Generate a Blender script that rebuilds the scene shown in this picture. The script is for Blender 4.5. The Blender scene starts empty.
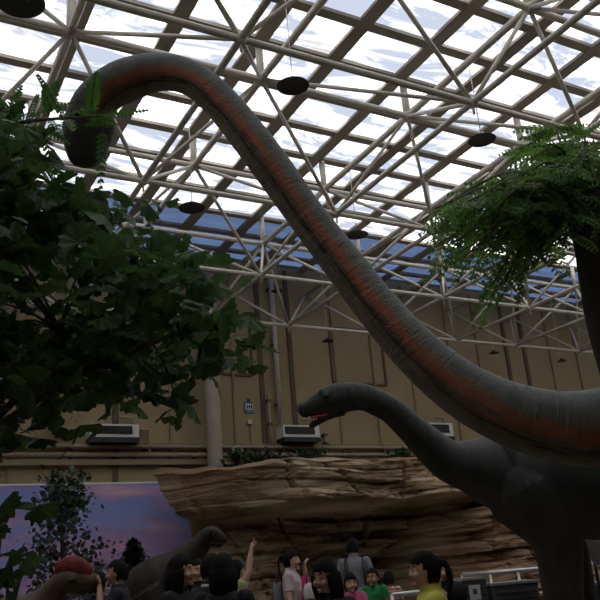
import bpy, math, random
import numpy as np
from mathutils import Vector, Matrix, noise as mnoise

SC = bpy.context.scene
COL = SC.collection
rad = math.radians

# ------------------------------------------------------------------ camera
CAMZ = 1.55
F = 783.0
CAM = np.array([0.0, 0.0, CAMZ])
def cam_axes(yaw, pit, roll):
    fw = np.array([math.sin(yaw)*math.cos(pit), math.cos(yaw)*math.cos(pit), math.sin(pit)])
    r = np.array([math.cos(yaw), -math.sin(yaw), 0.0]); u = np.cross(r, fw)
    c, s = math.cos(roll), math.sin(roll)
    return c*r+s*u, -s*r+c*u, fw
RT, UP, FW = cam_axes(rad(30.0), rad(19.4), rad(-4.77))
cd = bpy.data.cameras.new('camera'); cam = bpy.data.objects.new('camera', cd); COL.objects.link(cam)
cd.sensor_width = 36.0; cd.lens = 36.0*F/600.0; cd.clip_start = 0.05; cd.clip_end = 200
cam.matrix_world = Matrix(((RT[0], UP[0], -FW[0], 0), (RT[1], UP[1], -FW[1], 0), (RT[2], UP[2], -FW[2], CAMZ), (0, 0, 0, 1)))
SC.camera = cam
# ------------------------------------------------------------------ daylight and exposure
world = bpy.data.worlds.new('overcast_sky'); SC.world = world; world.use_nodes = True
wn = world.node_tree; wn.nodes.clear()
wo = wn.nodes.new('ShaderNodeOutputWorld'); wb = wn.nodes.new('ShaderNodeBackground')
wb.inputs['Color'].default_value = (1.0, 0.985, 0.96, 1); wb.inputs['Strength'].default_value = 3.2
wn.links.new(wb.outputs[0], wo.inputs[0])
vs = SC.view_settings
vs.view_transform = 'Standard'; vs.look = 'None'; vs.gamma = 1.0; vs.exposure = 0.14; vs.use_curve_mapping = False
SC.cycles.max_bounces = 6; SC.cycles.diffuse_bounces = 3; SC.cycles.transparent_max_bounces = 12

# ------------------------------------------------------------------ helpers
def at(px, py, d):
    """point seen at pixel (px, py), d metres along the optical axis"""
    return CAM + d*(FW + RT*(px-300)/F - UP*(py-300)/F)
def at_y(px, py, Y):
    v = FW + RT*(px-300)/F - UP*(py-300)/F
    return CAM + v*(Y/v[1])
def at_z(px, py, Z):
    v = FW + RT*(px-300)/F - UP*(py-300)/F
    return CAM + v*((Z-CAMZ)/v[2])
def to_px(p):
    v = np.asarray(p, float)-CAM; d = v@FW
    return 300+F*(v@RT)/d, 300-F*(v@UP)/d, d
def m_per_px(d): return d/F

class MB:
    """collects shapes, links them as one mesh object"""
    def __init__(self): self.v = []; self.f = []; self.mi = []; self.n = 0
    def add(self, verts, faces, mi=0):
        verts = np.asarray(verts, float)
        self.v.append(verts)
        for f in faces: self.f.append([i+self.n for i in f])
        self.mi += [mi]*len(faces)
        self.n += len(verts); return self
    def box(self, c, s, rot=None, mi=0):
        c = np.asarray(c, float); h = np.asarray(s, float)/2
        V = np.array([[x, y, z] for z in (-1, 1) for y in (-1, 1) for x in (-1, 1)], float)*h
        if rot is not None: V = V@np.asarray(rot).T
        return self.add(V+c, [(0, 2, 3, 1), (4, 5, 7, 6), (0, 1, 5, 4), (2, 6, 7, 3), (0, 4, 6, 2), (1, 3, 7, 5)], mi)
    def tube(self, pts, r, n=8, cap=True, mi=0):
        pts = np.asarray(pts, float); k = len(pts)
        rr = np.full(k, r, float) if np.isscalar(r) else np.asarray(r, float)
        T = np.gradient(pts, axis=0); T /= np.linalg.norm(T, axis=1)[:, None]+1e-9
        ref = np.array([0, 0, 1.0]) if abs(T[0, 2]) < .9 else np.array([1.0, 0, 0])
        V = []; a = np.linspace(0, 2*np.pi, n, endpoint=False)
        for i in range(k):
            N = ref-T[i]*(ref@T[i]); N /= np.linalg.norm(N)+1e-9; B = np.cross(T[i], N); ref = N
            V.append(pts[i]+rr[i]*(np.cos(a)[:, None]*N+np.sin(a)[:, None]*B))
        V = np.concatenate(V)
        Fc = [(i*n+j, i*n+(j+1) % n, (i+1)*n+(j+1) % n, (i+1)*n+j) for i in range(k-1) for j in range(n)]
        if cap: Fc += [tuple(range(n))[::-1], tuple((k-1)*n+j for j in range(n))]
        return self.add(V, Fc, mi)
    def rings(self, R, cap=True, mi=0):
        k = len(R); n = len(R[0])
        Fc = [(i*n+j, i*n+(j+1) % n, (i+1)*n+(j+1) % n, (i+1)*n+j) for i in range(k-1) for j in range(n)]
        if cap: Fc += [tuple(range(n))[::-1], tuple((k-1)*n+j for j in range(n))]
        return self.add(np.concatenate(R), Fc, mi)
    def ball(self, c, r, nu=12, nv=8, rot=None, mi=0):
        r = np.array([r]*3 if np.isscalar(r) else r, float)
        V = [[0, 0, -1]]; 
        for i in range(1, nv):
            t = -np.pi/2+np.pi*i/nv
            for j in range(nu):
                p = 2*np.pi*j/nu; V.append([math.cos(t)*math.cos(p), math.cos(t)*math.sin(p), math.sin(t)])
        V.append([0, 0, 1]); V = np.array(V)*r
        if rot is not None: V = V@np.asarray(rot).T
        Fc = [(0, 1+(j+1) % nu, 1+j) for j in range(nu)]
        for i in range(nv-2):
            for j in range(nu):
                a = 1+i*nu; Fc.append((a+j, a+(j+1) % nu, a+nu+(j+1) % nu, a+nu+j))
        a = 1+(nv-2)*nu; last = len(V)-1
        Fc += [(a+j, a+(j+1) % nu, last) for j in range(nu)]
        return self.add(V+np.asarray(c, float), Fc, mi)
    def mesh(self, name, smooth=False):
        me = bpy.data.meshes.new(name)
        me.from_pydata(np.concatenate(self.v).tolist(), [], self.f)
        if len(set(self.mi)) > 1: me.polygons.foreach_set('material_index', self.mi)
        if smooth: me.polygons.foreach_set('use_smooth', [True]*len(me.polygons))
        me.update(); return me
    def build(self, name, mats, parent=None, smooth=False):
        return link(name, self.mesh(name, smooth), mats, parent)
def link(name, me, mats, parent=None):
    o = bpy.data.objects.new(name, me); COL.objects.link(o)
    for m in (mats if isinstance(mats, (list, tuple)) else [mats]): me.materials.append(m)
    if parent is not None:
        o.parent = parent
        o.matrix_parent_inverse = parent.matrix_basis.inverted()
    return o
def tag(o, label=None, cat=None, group=None, kind=None):
    if label: o['label'] = label
    if cat: o['category'] = cat
    if group: o['group'] = group
    if kind: o['kind'] = kind
    return o
def empty(name, loc, label, cat, group=None):
    o = bpy.data.objects.new(name, None); COL.objects.link(o); o.location = loc; o.empty_display_size = .1
    return tag(o, label, cat, group)
def struct(o): o['kind'] = 'structure'; return o

def catmull(P, n):
    P = np.asarray(P, float); Q = np.vstack([2*P[0]-P[1], P, 2*P[-1]-P[-2]]); out = []
    for i in range(len(P)-1):
        p0, p1, p2, p3 = Q[i:i+4]
        for t in np.linspace(0, 1, n, endpoint=False):
            out.append(.5*((2*p1)+(-p0+p2)*t+(2*p0-5*p1+4*p2-p3)*t*t+(-p0+3*p1-3*p2+p3)*t**3))
    out.append(P[-1]); return np.array(out)

# ------------------------------------------------------------------ materials
def new_mat(name):
    m = bpy.data.materials.new(name); m.use_nodes = True; nt = m.node_tree
    return m, nt, nt.nodes['Principled BSDF'], nt.links
def ramp(nt, fac, stops):
    r = nt.nodes.new('ShaderNodeValToRGB'); e = r.color_ramp.elements
    while len(e) < len(stops): e.new(.5)
    for el, (p, c) in zip(e, stops): el.position = p; el.color = (*c, 1)
    nt.links.new(fac, r.inputs[0]); return r
def noise_node(nt, scale, detail=4, vec=None, rough=.55, dist=0):
    n = nt.nodes.new('ShaderNodeTexNoise'); n.inputs['Scale'].default_value = scale; n.inputs['Detail'].default_value = detail
    n.inputs['Roughness'].default_value = rough; n.inputs['Distortion'].default_value = dist
    if vec is not None: nt.links.new(vec, n.inputs['Vector'])
    return n
def obj_vec(nt, scale=(1, 1, 1)):
    tc = nt.nodes.new('ShaderNodeTexCoord'); mp = nt.nodes.new('ShaderNodeMapping')
    mp.inputs['Scale'].default_value = scale
    nt.links.new(tc.outputs['Object'], mp.inputs['Vector']); return mp.outputs['Vector']
def bump(nt, bsdf, h, strength=.3, dist=.02):
    b = nt.nodes.new('ShaderNodeBump'); b.inputs['Strength'].default_value = strength; b.inputs['Distance'].default_value = dist
    nt.links.new(h, b.inputs['Height']); nt.links.new(b.outputs[0], bsdf.inputs['Normal'])
def mat(name, col, rough=.6, var=.25, scale=6, metal=0, bmp=0, spec=.4, stretch=(1, 1, 1)):
    m, nt, b, L = new_mat(name)
    v = obj_vec(nt, stretch); n = noise_node(nt, scale, 5, v)
    c = np.array(col)
    r = ramp(nt, n.outputs[0], [(.3, tuple(c*(1-var))), (.7, tuple(np.minimum(c*(1+var), 1)))])
    L.new(r.outputs[0], b.inputs['Base Color'])
    b.inputs['Roughness'].default_value = rough; b.inputs['Metallic'].default_value = metal
    b.inputs['Specular IOR Level'].default_value = spec
    if bmp: bump(nt, b, n.outputs[0], bmp)
    return m

M = {}
M['wall'] = mat('painted_wall', (.31, .235, .125), .75, .10, 1.2, bmp=.05)
M['seam'] = mat('wall_seam', (.10, .075, .045), .8, .15, 3)
M['batten'] = mat('wall_batten', (.25, .19, .11), .7, .1, 3)
M['dark_wall'] = mat('tan_plaster', (.26, .22, .15), .9, .2, 1)
M['floor'] = mat('grey_floor_tile', (.24, .215, .18), .35, .3, 2)
M['steel_white'] = mat('cream_painted_steel', (.56, .52, .44), .45, .08, 4)
M['roof_frame'] = mat('roof_bar', (.30, .265, .215), .6, .1, 3)
M['black'] = mat('black_plastic', (.018, .018, .018), .45, .2, 10)
M['lamp'] = mat('lamp_green_black', (.025, .03, .02), .5, .25, 12)
M['ac_white'] = mat('white_plastic', (.62, .62, .58), .45, .05, 5)
M['ac_dark'] = mat('dark_grille', (.035, .035, .035), .6, .2, 30)
M['pipe'] = mat('pipe_paint', (.30, .235, .15), .5, .12, 5)
M['pipe_white'] = mat('pale_pipe', (.46, .42, .35), .5, .1, 5)
M['column'] = mat('column_plaster', (.33, .285, .225), .8, .08, 3, bmp=.05)
M['rail'] = mat('steel_rail', (.62, .62, .60), .3, .08, 10, metal=.55)
M['cabinet'] = mat('grey_metal', (.12, .12, .12), .5, .15, 6)
M['paper'] = mat('white_card', (.7, .7, .68), .7, .05, 9)
M['ink'] = mat('dark_ink', (.03, .03, .035), .7, .1, 9)
M['signblue'] = mat('sign_blue', (.10, .16, .28), .5, .1, 9)
M['bark'] = mat('bark', (.055, .045, .035), .9, .5, 9, bmp=.6, stretch=(1, 1, .25))
M['branch'] = mat('branch_bark', (.10, .085, .06), .9, .35, 12, bmp=.3)
M['tooth'] = mat('ivory', (.75, .72, .62), .35, .05, 20)
M['mouth'] = mat('red_mouth', (.32, .05, .035), .45, .2, 20)
M['eye_dino'] = mat('glassy_eye', (.02, .012, .006), .1, .2, 20)

def leaf_mat(name, a, b2, c3, rough=.42, trans=.25):
    m, nt, b, L = new_mat(name)
    v = obj_vec(nt); n = noise_node(nt, 3.5, 3, v)
    r = ramp(nt, n.outputs[0], [(.3, a), (.5, b2), (.72, c3)])
    L.new(r.outputs[0], b.inputs['Base Color']); b.inputs['Roughness'].default_value = rough
    b.inputs['Specular IOR Level'].default_value = .5
    tr = nt.nodes.new('ShaderNodeBsdfTranslucent'); mx = nt.nodes.new('ShaderNodeMixShader')
    L.new(r.outputs[0], tr.inputs[0]); mx.inputs[0].default_value = trans
    L.new(b.outputs[0], mx.inputs[1]); L.new(tr.outputs[0], mx.inputs[2])
    L.new(mx.outputs[0], nt.nodes['Material Output'].inputs[0]); return m
M['ginkgo'] = leaf_mat('fan_leaf', (.034, .070, .020), (.056, .112, .030), (.10, .19, .042), rough=.5, trans=.4)
M['fern'] = leaf_mat('frond_leaf', (.05, .12, .022), (.08, .18, .03), (.12, .25, .04), trans=.45, rough=.55)
M['frond_dark'] = leaf_mat('dark_frond_leaf', (.075, .165, .028), (.115, .25, .04), (.17, .37, .06), trans=.55, rough=.6)
M['shrub'] = leaf_mat('small_leaf', (.018, .035, .018), (.03, .055, .025), (.06, .10, .05))
M['pine'] = leaf_mat('pine_needle', (.012, .02, .014), (.02, .03, .02), (.03, .04, .025))

def pane_mat(name, clear, streak, tan):
    m, nt, b, L = new_mat(name); nt.nodes.remove(b)
    v = obj_vec(nt, (.7, 2.4, 1)); n = noise_node(nt, 1.0, 6, v, .62, 1.2)
    r = ramp(nt, n.outputs[0], [(.38, clear), (.47, tuple(.62*c+.38*d_ for c, d_ in zip(streak, clear))), (.57, streak)])
    v2 = obj_vec(nt, (.5, .7, 1)); n2 = noise_node(nt, .9, 2, v2)
    r2 = ramp(nt, n2.outputs[0], [(.60, (0, 0, 0)), (.74, (1, 1, 1))])
    mixc = nt.nodes.new('ShaderNodeMix'); mixc.data_type = 'RGBA'
    L.new(r2.outputs[0], mixc.inputs[0]); L.new(r.outputs[0], mixc.inputs[6]); mixc.inputs[7].default_value = (*tan, 1)
    t = nt.nodes.new('ShaderNodeBsdfTransparent'); L.new(mixc.outputs[2], t.inputs[0])
    g = nt.nodes.new('ShaderNodeBsdfGlossy'); g.inputs['Roughness'].default_value = .1
    ms = nt.nodes.new('ShaderNodeMixShader'); ms.inputs[0].default_value = .03
    L.new(t.outputs[0], ms.inputs[1]); L.new(g.outputs[0], ms.inputs[2])
    L.new(ms.outputs[0], nt.nodes['Material Output'].inputs[0]); return m
M['pane'] = pane_mat('milky_pane', (.98, .98, 1.0), (.185, .205, .255), (.34, .29, .215))
M['pane_blue'] = pane_mat('blue_pane', (.036, .056, .112), (.028, .042, .078), (.04, .055, .095))

# ------------------------------------------------------------------ room shell
H = 6.33; ZR = CAMZ+H; YW = 14.0
X0, X1, Y0 = -5.0, 24.0, -7.0
STEP_Y, STEP_Z = 7.2, .28
def ground(y): return STEP_Z if y > STEP_Y else 0.0
m = MB()
m.add([(X0, Y0, 0), (X1, Y0, 0), (X1, STEP_Y, 0), (X0, STEP_Y, 0), (X0, STEP_Y, STEP_Z), (X1, STEP_Y, STEP_Z), (X1, YW, STEP_Z), (X0, YW, STEP_Z)],
      [(0, 1, 2, 3), (3, 2, 5, 4), (4, 5, 6, 7)])
struct(m.build('floor', M['floor']))
struct(MB().box(((X0+X1)/2, YW+.1, ZR/2), (X1-X0, .2, ZR+.3)).build('wall_back', M['wall']))
struct(MB().box(((X0+X1)/2, Y0-.1, ZR/2), (X1-X0, .2, ZR+.3)).build('wall_front', M['dark_wall']))
struct(MB().box((X0-.1, (Y0+YW)/2, ZR/2), (.2, YW-Y0+.4, ZR+.3)).build('wall_left', M['dark_wall']))
struct(MB().box((X1+.1, (Y0+YW)/2, ZR/2), (.2, YW-Y0+.4, ZR+.3)).build('wall_right', M['dark_wall']))
# roof grid: bars over panes
RX = [(.2775+.1677*k)*H for k in range(-6, 21)]
RX = [x for x in RX if X0 < x < X1]
RY = [(1.016+.1225*k)*H for k in range(-17, 10)]
RY = [y for y in RY if Y0 < y < YW]
m = MB()
for x in RX: m.box((x, (Y0+YW)/2, ZR+.03), (.19, YW-Y0, .045))
for y in RY: m.box(((X0+X1)/2, y, ZR+.045), (X1-X0, .135, .05))
struct(m.build('ceiling', M['roof_frame']))
GL_Y0 = -0.8
m = MB().box(((X0+X1)/2, (Y0+GL_Y0)/2, ZR+.14), (X1-X0, GL_Y0-Y0, .06)); struct(m.build('trim_1', M['dark_wall']))  # unseen opaque roof behind the camera, added to cut the front light
ys = [y for y in RY if y > GL_Y0]; ys = [GL_Y0]+ys+[YW]
for i in range(len(ys)-1):
    a, b_ = ys[i], ys[i+1]; blue = a > 1.85*H
    m = MB(); xs = [X0]+RX+[X1]
    for j in range(len(xs)-1):
        m.add([(xs[j], a, ZR+.085), (xs[j+1], a, ZR+.085), (xs[j+1], b_, ZR+.085), (xs[j], b_, ZR+.085)], [(0, 3, 2, 1)])
    o = struct(m.build('window_%d' % (i+1), M['pane_blue'] if blue else M['pane']))
    o['label'] = 'row of blue tinted roof panes' if blue else 'row of milky roof panes'

# wall seams, battens and framed panels
ti = 2
def trim(mb, mt):
    global ti
    o = struct(mb.build('trim_%d' % ti, mt)); ti += 1; return o
for xf in (.085, .155, .215, .285, .36, .455, .501, .552, .63, .70, .775, .86, .925, .992, 1.036, 1.10, 1.17, 1.26, 1.35):
    dark = xf in (.501, .552, .992, 1.036, .285)
    trim(MB().box((xf*YW, YW-.012, ZR/2), (.10 if dark else .045, .05, ZR-.02)), M['seam'] if dark else M['batten'])
def frame_panel(x0, x1, z0, z1):
    m = MB(); w = .05
    m.box(((x0+x1)/2, YW-.01, z0), (x1-x0, .04, w)).box(((x0+x1)/2, YW-.01, z1), (x1-x0, .04, w))
    m.box((x0, YW-.01, (z0+z1)/2), (w, .04, z1-z0)).box((x1, YW-.01, (z0+z1)/2), (w, .04, z1-z0)); trim(m, M['seam'])
pa = at_y(333, 383, YW); pb = at_y(386, 384, YW)
frame_panel(pa[0], pb[0], pa[2], pa[2]+1.25)
pa = at_y(222, 374, YW); pb = at_y(252, 376, YW); frame_panel(pa[0], pb[0], pa[2], pa[2]+1.2)
pa = at_y(100, 402, YW); pb = at_y(122, 400, YW); frame_panel(pa[0]-1, pb[0], pa[2], pa[2]+1.2)
pa = at_y(180, 476, YW)
# ledge running along the wall under the pipes
zl = at_y(320, 462, YW)[2]
trim(MB().box(((X0+X1)/2, YW-.06, zl), (X1-X0, .12, .10)), M['batten'])
trim(MB().box(((X0+X1)/2, YW-.04, at_y(320, 446, YW)[2]), (X1-X0, .08, .05)), M['batten'])

# ------------------------------------------------------------------ space frame under the roof
TXs = [v*H for v in (-.485, -.12, .248, .615, .967, 1.30, 1.63, 1.93, 2.25, 2.58, 2.91, 3.24)]
TYs = [v*H for v in (-.33, .04, .41, .775, 1.145, 1.505, 1.862)]
BXs = [v*H for v in (-.30, .09, .425, .86, 1.13, 1.456, 1.80, 2.08, 2.41, 2.745, 3.08)]
BYs = [v*H for v in (-.14, .24, .52, .845, 1.30, 1.68, 2.04)]
ZT, ZB = CAMZ+.92*H, CAMZ+.74*H
sf = empty('space_frame', (TXs[4], TYs[3], ZT), 'cream white steel tube space frame hanging under the glass roof', 'roof truss')
for y in TYs: MB().tube([(X0+.05, y, ZT), (X1-.05, y, ZT)], .043, 8, mi=0).build('top_chord', M['steel_white'], sf, True)
for x in TXs: MB().tube([(x, TYs[0]-.5, ZT), (x, YW+.02, ZT)], .047, 8).build('top_chord', M['steel_white'], sf, True)
for y in BYs: MB().tube([(BXs[0], y, ZB), (BXs[-1], y, ZB)], .036, 8).build('bottom_chord', M['steel_white'], sf, True)
for x in BXs: MB().tube([(x, BYs[0], ZB), (x, BYs[-1], ZB)], .036, 8).build('bottom_chord', M['steel_white'], sf, True)
def vis_rank(p):
    x, y, d = to_px(p)
    if d <= .5: return 1e6
    return d if (-30 < x < 630 and -30 < y < 400) else 1000+abs(d)
diag = []
for i, bx in enumerate(BXs):
    for j, by in enumerate(BYs):
        for tx in (TXs[i], TXs[i+1]):
            for ty in (TYs[j], TYs[j+1] if j+1 < len(TYs) else None):
                if ty is None: continue
                a = np.array((bx, by, ZB)); b_ = np.array((tx, ty, ZT)); diag.append((vis_rank((a+b_)/2), a, b_))
        if j == len(BYs)-1:
            a = np.array((bx, by, ZB))
            for tx in (TXs[i], TXs[i+1]): diag.append((vis_rank(a), a, np.array((tx, YW, ZT))))
diag.sort(key=lambda t: t[0])
for r_, a, b_ in diag[:100]: MB().tube([a, b_], .026, 6).build('diagonal_strut', M['steel_white'], sf, True)
m = MB()
for r_, a, b_ in diag[100:]: m.tube([a, b_], .026, 6)
m.build('diagonal_strut', M['steel_white'], sf, True)['kind'] = 'stuff'
nodes = [(vis_rank((x, y, ZT)), (x, y, ZT), .075, 1) for x in TXs for y in TYs]+[(vis_rank((x, y, ZB)), (x, y, ZB), .065, 0) for x in BXs for y in BYs]
nodes.sort(key=lambda t: t[0])
m2 = MB(); cnt = 0
for r_, p, r, top in nodes:
    mm = MB() if cnt < 96 else m2
    mm.ball(p, r, 8, 6)
    if not top: mm.tube([(p[0], p[1], p[2]), (p[0], p[1], p[2]-.14)], .014, 6)
    if cnt < 96: mm.build('node_ball', M['steel_white'], sf, True)
    cnt += 1
m2.build('node_ball', M['steel_white'], sf, True)['kind'] = 'stuff'
posts = sorted([(vis_rank((x, y, ZT)), x, y) for x in TXs for y in TYs])
for r_, x, y in posts[:90]: MB().tube([(x, y, ZT), (x, y, ZR+.01)], .05, 8).build('post', M['steel_white'], sf, True)

# ------------------------------------------------------------------ hanging lamps
def lamp(px, py, Z, dia, top, label, group):
    p = at_z(px, py, Z)
    o = empty('pendant_lamp', p, label, 'lamp', group)
    n = 28; a = np.linspace(0, 2*np.pi, n, endpoint=False); prof = [(.02, .10), (.035, .06), (.30, .05), (.47, .02), (.5, 0.0), (.47, -.005), (.44, .008), (.02, .012)]
    R = [np.stack([np.cos(a)*r*dia, np.sin(a)*r*dia, np.full(n, z*dia)], 1)+p for r, z in prof]
    MB().rings(R).build('reflector', M['lamp'], o, True)
    MB().tube([p+(0, 0, .08*dia), (p[0], p[1], top)], .006, 6).build('hanging_rod', M['steel_white'], o, True)
    MB().tube([p+(0, 0, .04*dia), p+(0, 0, .22*dia)], .05, 10).build('lamp_cap', M['black'], o, True)
zb = CAMZ+.80*H
g1 = 'round lamps hanging in the space frame'
lamp(20, 2, zb, .44, ZR, 'dark round lamp at the very corner of the roof, above the left tree', g1)
lamp(293, 86, zb, .36, ZR, 'dark round lamp just above and right of the big neck bend', g1)
lamp(482, 140, zb, .36, ZR, 'dark round lamp right beside the fern tree top', g1)
lamp(192, 208, zb-.1, .38, ZR, 'dark round lamp at the edge of the blue panes, left of the big neck', g1)
lamp(357, 235, zb-.1, .36, ZR, 'dark round lamp half hidden behind the middle of the big neck', g1)
g2 = 'small lamps hanging before the tan wall'
for (px, py), lb in (((328, 341), 'small flat lamp hanging before the wall just left of the big neck'), ((494, 353), 'small flat lamp hanging before the wall above the orange neck base'),
                     ((562, 361), 'small flat lamp hanging before the wall farthest to the right'), ((277, 291), 'small dark lamp hanging below the blue panes in front of the pale pipe')):
    p = at_y(px, py, 12.9); lamp(px, py, p[2], .24, ZR if False else ZT+.3 if False else ZR, lb, g2)

# ------------------------------------------------------------------ things on the back wall
def air_con(x0, x1, z0, z1, label):
    o = empty('air_conditioner', ((x0+x1)/2, YW, z0), label, 'air conditioner', 'air conditioners on the tan wall')
    w = x1-x0; cx = (x0+x1)/2; h = z1-z0; d = .32; yf = YW-d
    MB().box((cx, YW-d/2, (z0+z1)/2), (w, d, h)).build('casing', M['ac_white'], o)
    MB().box((cx-.05*w, yf-.004, z0+.55*h), (.82*w, .02, .62*h)).build('air_grille', M['black'], o)
    m = MB()
    for k in range(5): m.box((cx-.05*w, yf-.016, z0+h*(.36+.09*k)), (.76*w, .012, .012))
    m.build('louvre', M['ac_dark'], o)
    MB().box((cx, YW-d/2-.02, z0-.05), (w*1.0, d+.02, .09)).build('drain_pan', M['black'], o)
    MB().tube([(x1-.06, YW-.12, z1), (x1-.06, YW-.12, z1+.16), (x1-.3, YW-.12, z1+.16)], .03, 8).build('hose', M['pipe'], o, True)
    return o
for (xa, xb, ya, yb), lb in (((90, 139, 424.5, 437), 'white wall air conditioner under the ginkgo leaves at the left'), ((283, 319, 425.5, 437), 'white wall air conditioner at the tip of the small dinosaur snout'),
                             ((424, 452, 423, 436), 'white wall air conditioner between the two dinosaur necks')):
    p, q = at_y(xa, ya, YW-.32), at_y(xb, ya, YW-.32); r_ = at_y((xa+xb)/2, yb, YW-.32)
    air_con(p[0], q[0], r_[2], max(p[2], q[2]), lb)
def pipe(pts, r, label, mt='pipe', cl=None, grp='pipes along the tan wall'):
    pts = [np.asarray(p, float) for p in pts]
    o = empty('pipe', pts[0], label, 'pipe', grp)
    MB().tube(pts, r, 10).build('pipe_run', M[mt], o, True)
    for k in np.linspace(.12, .88, cl or 3):
        i = 0; p = pts[0]+(pts[-1]-pts[0])*k; d = pts[-1]-pts[0]
        s = (.05, .14, r*2.7) if abs(d[0]) > abs(d[2]) else (r*2.7, .14, .05)
        MB().box((p[0], YW-.05-.02, p[2]), s).build('bracket', M['seam'], o)
zp1, zp2 = at_y(200, 455, YW-.12)[2], at_y(200, 448.5, YW-.12)[2]
pipe([(.5, YW-.12, zp1), (23, YW-.12, zp1)], .045, 'long horizontal tan pipe, lower of the two behind the rock top', cl=16)
pipe([(.5, YW-.12, zp2+.03), (23, YW-.12, zp2+.03)], .038, 'long horizontal tan pipe, upper of the two behind the rock top', cl=14)
a = at_y(270, 270, YW-.12); b_ = at_y(281, 424, YW-.12); pipe([(a[0], YW-.12, ZR-.1), (a[0], YW-.12, b_[2])], .055, 'pale vertical pipe coming down to the middle air conditioner', 'pipe_white')
a = at_y(268, 380, YW-.1); pipe([(a[0]-.02, YW-.1, at_y(268, 395, YW)[2]), (a[0]-.02, YW-.1, zp1)], .03, 'thin tan riser left of the middle air conditioner')
a = at_y(325, 432, YW-.1); pipe([(a[0], YW-.1, a[2]), (a[0], YW-.1, zp1)], .03, 'short tan riser right of the middle air conditioner')
a = at_y(149, 430, YW-.1); pipe([(a[0]-.25, YW-.1, a[2]), (a[0], YW-.1, a[2]), (a[0], YW-.1, zp1)], .03, 'short bent tan pipe at the right of the left air conditioner', cl=1)
# column
c0 = at_y(213.5, 420, 13.65)
o = empty('round_column', (c0[0], 13.65, STEP_Z), 'pale round column rising behind the rock, left of the small dinosaur', 'column')
MB().tube([(c0[0], 13.65, STEP_Z), (c0[0], 13.65, ZT-.2)], .145, 24).build('shaft', M['column'], o, True)
MB().box((c0[0], 13.65, ZT-.1), (.42, .42, .22)).build('capital', M['column'], o)
# sign, junction box, floodlight, valve wheel
p = at_y(249, 407.5, YW-.02)
o = empty('exit_sign', (p[0], YW, p[2]-.12), 'small white pictogram sign on the tan wall beside the column', 'sign')
MB().box((p[0], YW-.015, p[2]), (.20, .03, .22)).build('plate', M['signblue'], o)
MB().box((p[0], YW-.033, p[2]+.01), (.165, .008, .12)).build('face', M['paper'], o)
m = MB().box((p[0]-.045, YW-.04, p[2]+.01), (.02, .008, .08)).box((p[0]-.02, YW-.04, p[2]+.01), (.03, .008, .015)).box((p[0]+.005, YW-.04, p[2]+.01), (.02, .008, .08))
m.box((p[0]+.05, YW-.04, p[2]+.01), (.03, .008, .08)); m.build('pictogram', M['ink'], o)
MB().box((p[0], YW-.02, p[2]+.14), (.06, .03, .06)).build('hook', M['black'], o)
p = at_y(249.5, 422, YW-.03)
o = empty('junction_box', (p[0], YW, p[2]), 'small pale junction box with a cable below the pictogram sign', 'junction box')
MB().box((p[0], YW-.03, p[2]), (.09, .06, .09)).build('box', M['pipe_white'], o)
MB().tube([(p[0], YW-.02, p[2]-.04), (p[0]+.01, YW-.02, zp2+.1)], .01, 6).build('cable', M['seam'], o)
p = at_y(54.5, 425.5, YW-.2)
o = empty('floodlight', (p[0], YW, p[2]), 'black floodlight on the wall left of the left air conditioner', 'floodlight')
MB().box((p[0], YW-.22, p[2]), (.19, .16, .15)).build('housing', M['black'], o)
MB().box((p[0], YW-.305, p[2]), (.15, .012, .11)).build('glass', M['cabinet'], o)
MB().box((p[0], YW-.08, p[2]-.02), (.04, .17, .04)).build('bracket', M['black'], o)
MB().tube([(p[0]+.08, YW-.15, p[2]-.06), (p[0]+.3, YW-.05, p[2]-.28), (p[0]+.5, YW-.03, p[2]-.3)], .014, 6).build('cable', M['black'], o)
p = at_y(237.5, 451.5, YW-.2)
o = empty('valve_wheel', (p[0], YW-.2, p[2]), 'round pale valve wheel on the wall pipes right of the column', 'valve')
a = np.linspace(0, 2*np.pi, 21)
MB().tube(np.stack([p[0]+.10*np.cos(a), np.full(21, YW-.2), p[2]+.10*np.sin(a)], 1), .018, 6, False).build('rim', M['pipe_white'], o, True)
MB().box(p, (.2, .02, .025)).box(p, (.025, .02, .2)).build('spokes', M['pipe_white'], o)
MB().tube([p, (p[0], YW-.1, p[2])], .02, 8).build('stem', M['pipe'], o)

# ------------------------------------------------------------------ painted sky backdrop
def mural_mat():
    m, nt, b, L = new_mat('painted_evening_sky')
    tc = nt.nodes.new('ShaderNodeTexCoord'); sp = nt.nodes.new('ShaderNodeSeparateXYZ'); L.new(tc.outputs['Generated'], sp.inputs[0])
    base = ramp(nt, sp.outputs['Z'], [(0, (.52, .42, .56)), (.35, (.46, .36, .58)), (.7, (.28, .30, .58)), (1, (.20, .26, .56))])
    v = obj_vec(nt, (.45, 1, 1.5)); n = noise_node(nt, 1.1, 6, v, .6, .3)
    cm = ramp(nt, n.outputs[0], [(.46, (0, 0, 0)), (.58, (1, 1, 1))])
    v2 = obj_vec(nt, (.6, 1, 2.2)); n2 = noise_node(nt, 1.7, 4, v2)
    cc = ramp(nt, n2.outputs[0], [(.35, (.32, .23, .42)), (.5, (.46, .28, .44)), (.65, (.60, .36, .46))])
    mx = nt.nodes.new('ShaderNodeMix'); mx.data_type = 'RGBA'
    L.new(cm.outputs[0], mx.inputs[0]); L.new(base.outputs[0], mx.inputs[6]); L.new(cc.outputs[0], mx.inputs[7])
    L.new(mx.outputs[2], b.inputs['Base Color']); b.inputs['Roughness'].default_value = .6; return m
YM = 13.80
pa = at_y(0, 488, YM); pb = at_y(185, 481, YM)
zt = (pa[2]+pb[2])/2
o = empty('painted_backdrop', (3, YM, STEP_Z), 'painted backdrop of a violet evening sky with pink clouds at the left', 'mural')
MB().box(((X0+.3+5.50)/2, YM+.02, (STEP_Z+zt)/2), (5.50-X0-.3, .04, zt-STEP_Z)).build('painted_board', mural_mat(), o)
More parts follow.
